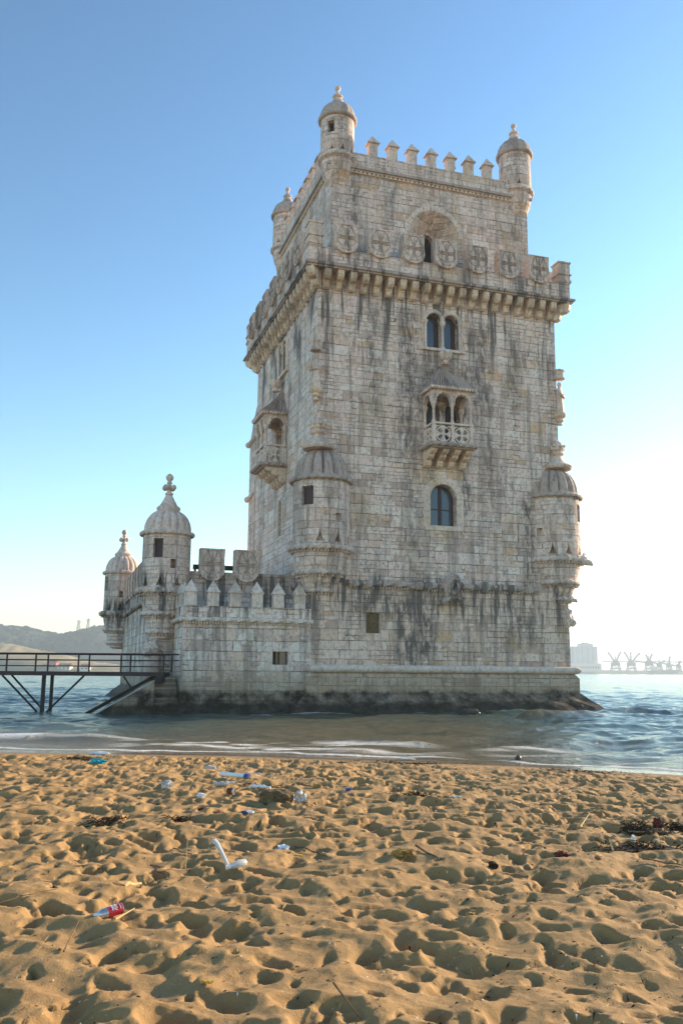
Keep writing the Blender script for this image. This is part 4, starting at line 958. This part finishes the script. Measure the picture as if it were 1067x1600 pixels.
hp=[(x*.655,z*.655) for x,z in [(-900,98),(-640,78),(-560,72),(-505,60),(-480,62),(-440,74),(-395,80),(-350,66),(-250,48)]]
for i in range(900):
    x=rq.uniform(-460,-165); H=np.interp(x,[p[0] for p in hp],[p[1] for p in hp]); tt=rq.choice((.5+rq.uniform(-.07,.07),rq.uniform(.12,.5))); yy=880+360*tt
    z=H*math.sin(tt*PI)**.8-1.; q=rq.uniform(1.6,3.6); m.blob((x,yy,z+q*.4),q,.45,i,(1.3,1.,.85),1,2.)
o=m.build('far_wood','farwood'); o['kind']='stuff'; o['label']='dark green woods and scrub along the ridge of the far hill'
# pylons on the hill
for k,(x,lab) in enumerate(((-455,'taller lattice pylon on the far hill, nearer the tower'),(-472,'shorter lattice pylon on the far hill, further from the tower'))):
    y=1060.; x=x*.655; p=empty('power_pylon',(x,y,47.5)); tag(p,lab,'pylon','pylons on the far hill'); h=13 if k==0 else 11
    m=MB()
    for sx in (-1,1):
        for sy in (-1,1): m.tube([(sx*2,sy*2,0),(sx*.3,sy*.3,h)],.2,4)
    for j in range(7):
        t=j/7; t2=(j+1)/7; r1=2-1.6*t; r2=2-1.6*t2; m.tube([(-r1,-r1,h*t),(r2,-r2,h*t2)],.18,4); m.tube([(r1,-r1,h*t),(-r2,-r2,h*t2)],.18,4)
    m.build('lattice_mast','black',p)
    m=MB()
    for zz,ww in ((h*.78,3.4),(h*.92,2.6)): m.tube([(-ww,0,zz),(ww,0,zz)],.25,4)
    m.build('crossarm','black',p)
# houses on the left shore
n=N('house_red'); n.b.inputs['Base Color'].default_value=(.45,.10,.06,1); M['hred']=n.m
n=N('house_pale'); n.b.inputs['Base Color'].default_value=(.70,.62,.50,1); M['hpale']=n.m
for x,y,w_,h_,mt,lab in ((-218,688,6,5.5,'hred','small red building on the far left shore'),(-208,685,9,2.6,'hpale','long low pale shed beside the red building on the far shore'),(-192,683,6,2.3,'hpale','small pale hut on the far shore, nearest the bastion'),(-243,694,10,3,'hpale','wide pale building on the far shore, furthest left')):
    o=empty('shore_building',(x,y,1)); tag(o,lab,'building')
    MB().box(-w_/2,w_/2,-4,4,-1,h_).build('wall',mt,o)
    m=MB(); m.prism([(-4.4,h_),(4.4,h_),(0,h_+2.2)],sid,-w_/2-.4,w_/2+.4); m.build('roof','rust' if mt=='hpale' else 'maroon',o)
    for i in range(int(w_/3)): MB().box(-w_/2+1+i*3,-w_/2+2.2+i*3,-4.05,-3.99,h_*.35,h_*.7).build('window','void',o)
# grain silo terminal on the right
M['conc']=plain('pale_concrete',(.50,.52,.52),.9,.1,0.,.1,.05); M['ship']=plain('crane_paint',(.12,.14,.15),.8,.2,0.,.1,.2)
so_=empty('grain_silo',(400,1520,0)); tag(so_,'huge pale concrete grain silo block on the far quay beside the tower','silo')
m=MB()
for i in range(9):
    for j in range(2): m.lathe([(4.25,5),(4.25,44.),(.1,44.1)],20,(-40+i*8.6,j*8.6,0))
m.build('silo_cells','conc',so_,smooth=True)
MB().box(-46,34,-5,12,44.,45.2).build('roof_gallery','conc',so_); MB().box(2,24,-6,10,45.2,50).box(8,18,-4,8,50,52.).build('headhouse','conc',so_)
MB().box(-30,34,-16,-6,4,17).build('warehouse','hpale',so_)
for i in range(14): MB().box(-28+i*4.3,-25.6+i*4.3,-16.1,-15.9,9,12).build('window','void',so_)
def crane(x,lab,h,booms,w_=13,y=1505.,legs=True):
    o=empty('quay_crane',(x,y,4)); tag(o,lab,'crane','ship unloaders on the far quay')
    m=MB()
    for sx in (-1,1):
        for sy in (-1,1): m.tube([(sx*w_/2,sy*4,0),(sx*w_/3,sy*3,h*.45)],.8,6)
    m.box(-w_/2,w_/2,-4.2,-3.4,h*.18,h*.25); m.tube([(-w_/2,-4,0),(w_/3,-3,h*.45)],.5,5); m.tube([(w_/2,-4,0),(-w_/3,-3,h*.45)],.5,5)
    m.build('portal','ship',o)
    MB().box(-w_/2.4,w_/2.4,-4,4,h*.4,h*.62).box(-w_/4,w_/4,-3,3,h*.62,h*.75).build('machine_house','ship',o)
    for (dx,dz) in booms:
        m=MB(); m.tube([(0,0,h*.6),(dx,0,h*.6+dz)],[1.6,1.0],6); m.tube([(0,0,h*.95),(dx,0,h*.6+dz)],.3,4)
        m.box(dx-1.4,dx+1.4,-1,1,h*.6+dz-1.5,h*.6+dz+1.5); m.build('boom','ship',o)
    MB().tube([(0,0,h*.7),(0,0,h*1.05)],[1.,.4],5).build('mast','ship',o)
    return o
crane(458,'quay crane with two raised booms, closest to the silo',24,((-11,16),(9,17)),16)
crane(484,'quay crane with three splayed booms, second from the silo',24,((-10,17),(0,16),(14,15)),15)
crane(514,'tall quay crane with a low boom reaching left, middle of the row',25,((-22,2),(-4,12),(5,13)),14)
crane(531,'slim quay crane with a short conveyor arm, second from the right end',20,((-12,4),(8,6)),8)
crane(547,'slim quay crane at the right end of the row',20,((-14,3),(2,12)),8)
crane(563,'farthest right quay crane with a hanging chute on thin legs',18,((-13,0),(3,6)),7)
tag(MB().box(440,640,1512,1516,20,21.2).build('conveyor_bridge','ship'),'long thin conveyor bridge linking the quay cranes','conveyor')
fr=empty('cargo_ship',(528,1480,1)); tag(fr,'low dark coaster moored under the quay cranes','ship')
MB().add([(-22,-4,0),(22,-4,0),(22,4,0),(-22,4,0),(-24,-5,5),(25,-5,6.5),(25,5,6.5),(-24,5,5)],[(0,3,2,1),(4,5,6,7),(0,1,5,4),(1,2,6,5),(2,3,7,6),(3,0,4,7)]).build('hull','ship',fr); MB().box(-20,-12,-4,4,5.2,11).box(-18,-14,-3,3,11,13).build('bridge_house','hpale',fr)
# ================================================================== LITTER
def place(m_list,name,label,cat,x,y,z=None,rz=0.,tilt=0.,dz=0.,roll=0.,group=None):
    """m_list: [(name, MB, mat, smooth)] built round the origin; one empty or a single mesh"""
    z=hzs(x,y) if z is None else z
    if len(m_list)==1:
        nm,m,mt,sm_=m_list[0]; o=m.build(name,mt,None,smooth=sm_)
    else:
        o=empty(name,(0,0,0))
        for nm,m,mt,sm_ in m_list: m.build(nm,mt,o,smooth=sm_)
    o.location=(x,y,z+dz-.012); o.rotation_euler=(roll,tilt,rz); tag(o,label,cat,group); return o
def ax(prof,seg=20,**k):   # lathe laid along x
    m=MB().lathe([(r,z) for r,z in prof],seg,**k); m.v=[(z,y,x) for x,y,z in m.v]; return m
# spray can: nozzle toward -x
body=ax([(.01,0),(.030,.0),(.0325,.006),(.0325,.125),(.001,.126)])
lab=ax([(.0329,.022),(.0331,.024),(.0331,.118),(.0329,.12)])
shoulder=ax([(.0325,-.001),(.031,-.012),(.025,-.028),(.019,-.034),(.001,-.035)])
cap=ax([(.018,-.034),(.0185,-.058),(.012,-.068),(.001,-.070)])
neck=ax([(.0155,-.030),(.0155,-.036),(.001,-.0365)])
letters=MB(); rl=random.Random(3)
for k in range(7):   # curly white lettering wrapped on the label
    a0=R(28+k*17); z0=.045+.004*(k%2)
    pts=[]
    for t in np.linspace(0,1,9):
        a=a0+R(9)*math.sin(t*6.28*(1 if k%2 else .8)); z=z0+.036*t
        pts.append((z,-.0337*math.cos(a),.0337*math.sin(a)))
    letters.tube(pts,.0022,5)
letters.tube([(.052,-.0336*math.cos(a),.0336*math.sin(a)) for a in np.linspace(R(20),R(150),14)],.0022,5); letters.tube([(.104,-.0336*math.cos(a),.0336*math.sin(a)) for a in np.linspace(R(20),R(150),14)],.0026,5)
place([('can_body',body,'alu',True),('red_label',lab,'red',True),('lettering',letters,'white',True),('shoulder',shoulder,'alu',True),('nozzle_cap',cap,'white',True),('neck_ring',neck,'black',True)],
 'spray_can','white and red aerosol can lying on its side in the sand','can',-1.42,5.74,rz=R(38),dz=.012,tilt=R(-7)).scale=(.95,.95,.95)
# crushed bottle, two lobes bent in a V
m1=MB().tube([(0,0,.03),(-.03,.02,.07),(-.07,.05,.13),(-.11,.08,.185),(-.135,.09,.205),(-.15,.095,.21)],[.012,.019,.021,.027,.030,.012],14,flat=.55)
m2=MB().tube([(.0,-.005,.03),(.03,.01,.035),(.07,.05,.045),(.105,.09,.045),(.12,.11,.04)],[.014,.030,.036,.034,.014],14,flat=.8)
m3=MB().tube([(-.02,-.02,.028),(.012,.0,.033)],.017,12); 
place([('crushed_body',m1,'clear',True),('crushed_shoulder',m2,'clear',True),('cap',m3,'white',True)],'plastic_bottle','crushed clear plastic bottle bent into a V in the middle of the sand','bottle',-.84,7.22,dz=.0)
def bottle(name,label,x,y,rz,L=.26,r=.033,mat='clear',capm='white',seed=0,crush=.25,tilt=0.):
    rq=random.Random(seed); n=12; pts=[];rad=[]
    for i in range(n+1):
        t=i/n; pts.append((t*L-L/2,rq.uniform(-1,1)*crush*.02,r+rq.uniform(-1,1)*crush*.01)); q=r if t<.72 else r*(1-(t-.72)/.2*.65) if t<.92 else r*.36
        rad.append(q*(1-rq.random()*crush*.5) if t>0.02 else r*.7)
    return place([('bottle_body',MB().tube(pts,rad,14,flat=.9),mat,True),('cap',MB().tube([(L/2+.001,0,r),(L/2+.022,0,r)],r*.45,10),capm,True)],name,label,'bottle',x,y,rz=rz,dz=-.005,tilt=tilt)
o=place([('tube_body',MB().tube([(-.30,0,.033),(-.29,0,.033),(.20,0,.033)],[.022,.032,.032],16),'white',True),('cap',MB().tube([(.201,0,.033),(.29,0,.033)],.033,16),'blue',True)],'plastic_tube','long white plastic tube with a blue cap, beyond the rock','tube',-1.62,14.32,rz=R(-35),dz=.02)
bottle('plastic_bottle','crumpled clear bottle lying just beyond the white tube with the blue cap',-1.40,15.1,R(20),.32,.034,seed=2,crush=.6)
bottle('plastic_bottle','clear bottle pointing left of the rock, beside the open tin',-1.60,12.8,R(8),.26,.034,seed=3,crush=.6)
bottle('plastic_bottle','white flattened bottle between the white tube and the rock',-1.10,12.85,R(-28),.30,.03,'white',seed=4,crush=.7)
place([('bag',MB().blob((0,0,.03),.07,.3,21,(1.7,.8,.4)),'clear',True)],'food_tray','crumpled clear tray farthest left of the litter group','tray',-2.20,15.7)
m=ax([(.001,.0),(.038,.0),(.040,.01),(.040,.09),(.036,.092),(.036,.02),(.001,.02)],20)
place([('tin_body',m,'rust',True),('tin_rim',ax([(.036,.09),(.041,.09),(.041,.096),(.036,.096),(.036,.09)],20),'alu',True)],'tin_can','rusty open tin lying left of the rock','can',-1.45,12.08,rz=R(-30),dz=.04)
place([('cup',MB().blob((0,0,.02),.045,.3,5,(1.2,.8,.7)),'white',True)],'plastic_cup','small white crushed cup left of the rusty tin','cup',-1.76,11.82)
place([('bag',MB().blob((0,0,.05),.065,.4,8,(1.,.8,.9),4,2.),'clear',True)],'plastic_bag','small clear plastic bag alone on the left of the sand','bag',-2.30,12.35)
place([('bag',MB().blob((0,0,.05),.085,.45,9,(.8,.8,1.),4,2.),'clear',True)],'plastic_bag','crumpled clear plastic bag against the right side of the rock','bag',-.48,11.42)
# rock: broken block
import bmesh
def rockmesh(m,sx,sy,sz,seed,sub=4):
    from mathutils import noise as mn
    bm=bmesh.new(); bmesh.ops.create_icosphere(bm,subdivisions=sub,radius=1)
    for v in bm.verts:
        d=v.co.normalized(); p=4.; q=(abs(d.x)**p+abs(d.y)**p+abs(d.z)**p)**(-1/p); k=1+.16*mn.noise(d*1.9+Vector((seed,0,0)))+.12*mn.noise(d*5+Vector((0,seed,0)))+.05*mn.noise(d*13)
        v.co=Vector((d.x*sx,d.y*sy,d.z*sz))*q*k
    bm.verts.index_update(); m.add([v.co.copy() for v in bm.verts],[tuple(v.index for v in f.verts) for f in bm.faces]); bm.free(); return m
place([('rock',rockmesh(MB(),.20,.15,.12,3.),'rock',False)],'rock','squarish brown sandstone rock with a shaded left side in the middle of the litter','rock',-.78,11.35,dz=.05,rz=R(-12))
place([('label',MB().blob((0,0,.02),.038,.35,12,(1.4,.8,.45)),'white',True),('blue_print',MB().blob((-.04,-.03,.02),.03,.3,13,(1.2,.7,.6)),'blue',True)],'wrapper','crumpled white wrapper with blue print in front of the rock','wrapper',-.97,9.98)
place([('label',MB().blob((0,0,.02),.045,.5,14,(1.2,.8,.6)),'white',True),('print',MB().blob((-.03,-.02,.015),.02,.3,15,(1.2,.7,.6)),'hred',True)],'wrapper','small white and purple wrapper beyond the V-bent bottle','wrapper',-.50,8.33)
place([('tin_body',ax([(.001,-.055),(.034,-.055),(.035,-.05),(.035,.05),(.034,.055),(.001,.055)],18),'yrust',True),('tin_end',ax([(.001,.0555),(.030,.0555),(.030,.058),(.001,.058)],18),'wood',True)],'tin_can','faded yellow tin lying right of the rock','can',-.31,12.94,rz=R(-10),dz=.028)
place([('cap',MB().lathe([(.001,0),(.03,0),(.03,.03),(.001,.03)],14),'blue',True)],'bottle_cap','blue bottle cap alone right of the yellow tin','cap',.13,12.67).scale=(1.6,1.6,1.3)
place([('bag',MB().blob((0,0,.06),.085,.4,17,(1.6,.9,.55),4,1.8),'teal',True)],'plastic_bag','turquoise plastic bag on the left near the waterline','bag',-4.38,16.67)
place([('bag',MB().blob((0,0,.03),.11,.4,18,(1.7,.8,.35)),'white',True)],'plastic_bag','white plastic bag at the edge of the wet sand on the left','bag',-5.2,20.05)
place([('ball',MB().blob((0,0,.06),.065,.12,19,(1.,1.,.95)),'wetrock',True)],'float','dark round float lying at the waterline on the right','float',3.86,19.9,z=.02)
place([('bit',MB().blob((0,0,.02),.11,.2,20,(1.6,.7,.2)),'shell',True)],'driftwood','flat pale slab at the waterline below the middle of the tower','driftwood',1.46,19.75,z=.03)
# wet rocks at the tower foot
for x,y,s_,sd_,lab in ((T(6.5,-2.6)[0],T(6.5,-2.6)[1],.34,1,'larger dark wet rock awash at the tower foot'),(T(7.5,-2.8)[0],T(7.5,-2.8)[1],.24,2,'smaller dark wet rock awash right of the larger one')):
    o=rockmesh(MB(),s_*1.2,s_,s_*.7,sd_*3.).build('wet_rock','wetrock'); o.location=(x,y,.02); tag(o,lab,'rock')
# sticks and reeds
def stick(name,label,cat,p,q,r,mat,bend=.02,h0=.01,h1=.01):
    ms=MB(); rq=random.Random(hash(label)%999 if False else len(label)); P=[]
    c=((p[0]+q[0])/2,(p[1]+q[1])/2)
    zc=hz(*c)
    for i in range(8):
        t=i/7; x=p[0]+(q[0]-p[0])*t; y=p[1]+(q[1]-p[1])*t; z=max(hz(x,y)*0+ (hz(*p)+h0)*(1-t)+(hz(*q)+h1)*t, hz(x,y)+r*.5)
        P.append((x-c[0]+bend*math.sin(t*3.1)*rq.choice((-1,1)),y-c[1]+bend*.5*math.sin(t*5),z-zc+bend*.3*math.sin(t*4)))
    ms.tube(P,[r*.72*(1.1-.5*i/7) for i in range(8)],7); o=ms.build(name,mat,None,smooth=True); o.location=(*c,zc); return tag(o,label,cat)
stick('reed_stem','pale upright reed stem left of the V-bent bottle','reed',(-1.19,7.3),(-1.20,7.42),.005,'paleReed',.0,.0,.28)
stick('reed_stem','long pale reed lying below the upright stem','reed',(-1.38,6.8),(-1.12,7.12),.004,'paleReed',.03,.01,.03)
stick('twig','dark bent twig pointing at the long pale reed','twig',(-1.50,7.5),(-1.26,6.95),.010,'wood',.03,.03,.01)
stick('twig','thin brown twig running left to right above the pale reed','twig',(-1.45,8.2),(-1.12,7.6),.007,'wood',.02)
stick('bark_chip','flat orange-brown bark chip on the left of the sand','bark',(-1.50,6.60),(-1.42,6.78),.022,'paleReed',.0,.01,.03)
stick('twig','thin twig stuck in the sand below the aerosol can','twig',(-1.45,5.05),(-1.50,5.5),.006,'wood',.0,.01,.10)
stick('twig','short tan twig touching the right end of the aerosol can','twig',(-1.33,5.66),(-1.26,5.86),.008,'paleReed',.0,.01,.03)
stick('twig','long thin twig at the far left edge below the can','twig',(-2.15,5.9),(-1.85,6.2),.004,'wood',.02,.02,.03)
stick('plank','short weathered plank on the left, in line with the rock','plank',(-2.30,11.45),(-2.12,11.0),.028,'wood',.0,.02,.02)
stick('twig','brown stick right of the small purple wrapper','twig',(-.40,8.5),(-.10,7.85),.011,'wood',.01,.02,.01)
stick('driftwood','dark straight stick beside the shell-crusted driftwood','driftwood',(.66,8.05),(.82,7.6),.012,'wood',.0,.03,.01)
stick('reed_stem','short pale reed standing on the right, beyond the seaweed','reed',(2.44,9.45),(2.62,9.75),.012,'paleReed',.0,.0,.09)
stick('reed_stem','short pale reed poking up in front of the seaweed','reed',(2.38,8.13),(2.37,8.2),.012,'paleReed',.0,.0,.12)
stick('twig','dark twig at the bottom edge near the middle','twig',(-.02,4.40),(.10,4.2),.007,'wood',.0,.05,.0)
stick('twig','thin dark twig lying across the sand at the right edge','twig',(2.5,7.7),(2.95,7.3),.008,'wood',.02,.02,.02)
for (x,y,s_,mt,nm,lab,cat,sq) in ((.52,7.76,.055,'yrust','driftwood','lumpy shell-crusted driftwood right of the middle','driftwood',(1.4,.8,.6)),(-.34,7.93,.03,'leaf','leaf','yellow leaf below the small purple wrapper','leaf',(1.4,.9,.3)),(-.62,4.56,.024,'leaf','leaf','curled yellow leaf near the bottom edge','leaf',(1.3,.8,.22)),
  (1.85,7.79,.045,'dkred','leaf','dark red curled leaf right of the middle','leaf',(1.2,.8,.6)),(3.24,9.47,.06,'dkred','rag','rust red rag beside the dark seaweed at the right edge','rag',(.8,.6,1.1)),(-1.58,10.65,.03,'dkred','bottle_cap','small dark red cap left of the wrapper with blue print','cap',(1.2,1.,.6)),
  (-1.33,10.26,.035,'orange','shell','orange shell fragment between the red cap and the blue-print wrapper','shell',(1.5,.7,.4)),(2.75,8.73,.022,'white','paper_scrap','white paper scrap in front of the seaweed on the right','paper',(.8,.7,1.2)),(.83,5.96,.028,'yrust','shell','brownish shell lying alone right of the middle foreground','shell',(1.2,.7,.5)),
  (1.49,11.84,.05,'shell','paper_scrap','pinkish paper scrap on the sand right of the middle','paper',(1.5,.8,.5)),(1.23,7.5,.035,'weed','clod','small dark clod right of the dark straight stick','clod',(1.,.9,.9))):
    o=MB().blob((0,0,s_*.3),s_,.45,int(x*10)+30,sq,3,2.6).build(nm,mt,None,smooth=False); o.location=(x,y,hzs(x,y,.03)); tag(o,lab,cat)
# seaweed heaps
def heap(x,y,w_,l_,nb,seed,label,mat='weed'):
    rq=random.Random(seed); m=MB().blob((0,0,-.004),1.,.6,seed,(w_*.42,l_*.42,.012),3)
    for i in range(nb):
        a=rq.gauss(0,.33)*w_; b=rq.gauss(0,.33)*l_; th=rq.uniform(0,PI); L=rq.uniform(.03,.10); z=hz(x+a,y+b)-hz(x,y)+rq.uniform(.0,.03)
        m.tube([(a,b,z),(a+L*.5*math.cos(th),b+L*.5*math.sin(th),z+rq.uniform(0,.03)),(a+L*math.cos(th+.5),b+L*math.sin(th+.5),z)],[.003,.005,.002],5)
    o=m.build('seaweed',mat); o.location=(x,y,hz(x,y)); tag(o,label,'seaweed')
heap(-1.66,9.77,.16,.14,90,1,'small black clump of seaweed left of the wrapper with blue print')
heap(-2.40,9.6,.35,.28,140,2,'wide low mat of dark seaweed on the left')
heap(-5.05,17.9,.6,.4,260,3,'dark brown seaweed pile beside the turquoise bag')
heap(3.0,9.25,.4,.3,220,4,'dark seaweed mat beside the rust red rag')
heap(3.5,9.5,.22,.2,220,5,'black seaweed heap cut by the right edge of the picture')
heap(2.75,8.4,.7,.3,160,6,'thin scattered seaweed in front of the rust red rag')
heap(1.0,11.8,.5,.3,90,7,'patch of dark seaweed beyond the shell-crusted driftwood')
heap(4.4,16.8,1.2,.25,140,8,'long seaweed line near the waterline on the right')
heap(-.95,13.2,.9,.3,110,9,'seaweed strip between the white tube and the rock')
heap(1.0,18.3,2.2,.18,130,10,'thin tide line of seaweed below the middle of the tower')
# countless small chips, straws and shell crumbs
def crumbs(name,nn,seed,mat,lab,L0,L1,r,dark):
    rq=random.Random(seed); m=MB()
    for i in range(nn):
        y=3.6+16*rq.random()**1.25; x=rq.uniform(-1,1)*(.6+.40*y)
        if dark and rq.random()<.35: x=rq.gauss(.9*y*.3,.6); 
        if S(np.array(x))-y<1.2 or abs(x)>9: continue
        L=rq.uniform(L0,L1)*(1+y/14); th=rq.uniform(0,PI); z=hz(x,y)+r*.4; rr_=r*(1+y/12)
        c,s=math.cos(th)*L/2,math.sin(th)*L/2; k=rq.uniform(0,.4)*L
        z1_=hz(x+c,y+s)+r; z0_=hz(x-c,y-s)+r
        m.add([(x-c,y-s,z0_),(x+s*rr_/L*2,y-c*rr_/L*2,max(z,(z0_+z1_)/2)),(x+c,y+s,z1_+k*.3),(x-s*rr_/L*2,y+c*rr_/L*2,max(z,(z0_+z1_)/2)+rr_)],[(0,1,3),(1,2,3),(0,3,2),(0,2,1)])
    o=m.build(name,mat); o['kind']='stuff'; o['label']=lab; return o
crumbs('wood_chips',2200,1,'wood','dark bark and wood crumbs scattered over the sand',.007,.032,.0032,True)
crumbs('seaweed_crumbs',2000,2,'weed','tiny black seaweed crumbs scattered over the sand',.006,.028,.0035,True)
crumbs('straw_bits',420,3,'paleReed','tiny pale straws scattered over the sand',.015,.06,.0016,False)
crumbs('shell_fragments',520,4,'shell','tiny pale shell fragments scattered over the sand',.005,.014,.0035,False)
# ================================================================== HAZE
hm=bpy.data.materials.new('haze_air'); hm.use_nodes=True; t=hm.node_tree; t.nodes.clear(); ou=t.nodes.new('ShaderNodeOutputMaterial'); pv=t.nodes.new('ShaderNodeVolumePrincipled')
pv.inputs['Color'].default_value=(.78,.90,1,1); pv.inputs['Density'].default_value=.00045; pv.inputs['Anisotropy'].default_value=.2; t.links.new(pv.outputs[0],ou.inputs['Volume'])
h=MB().box(-4400,4400,-120,9200,-9,130).build('haze',hm); h['kind']='stuff'
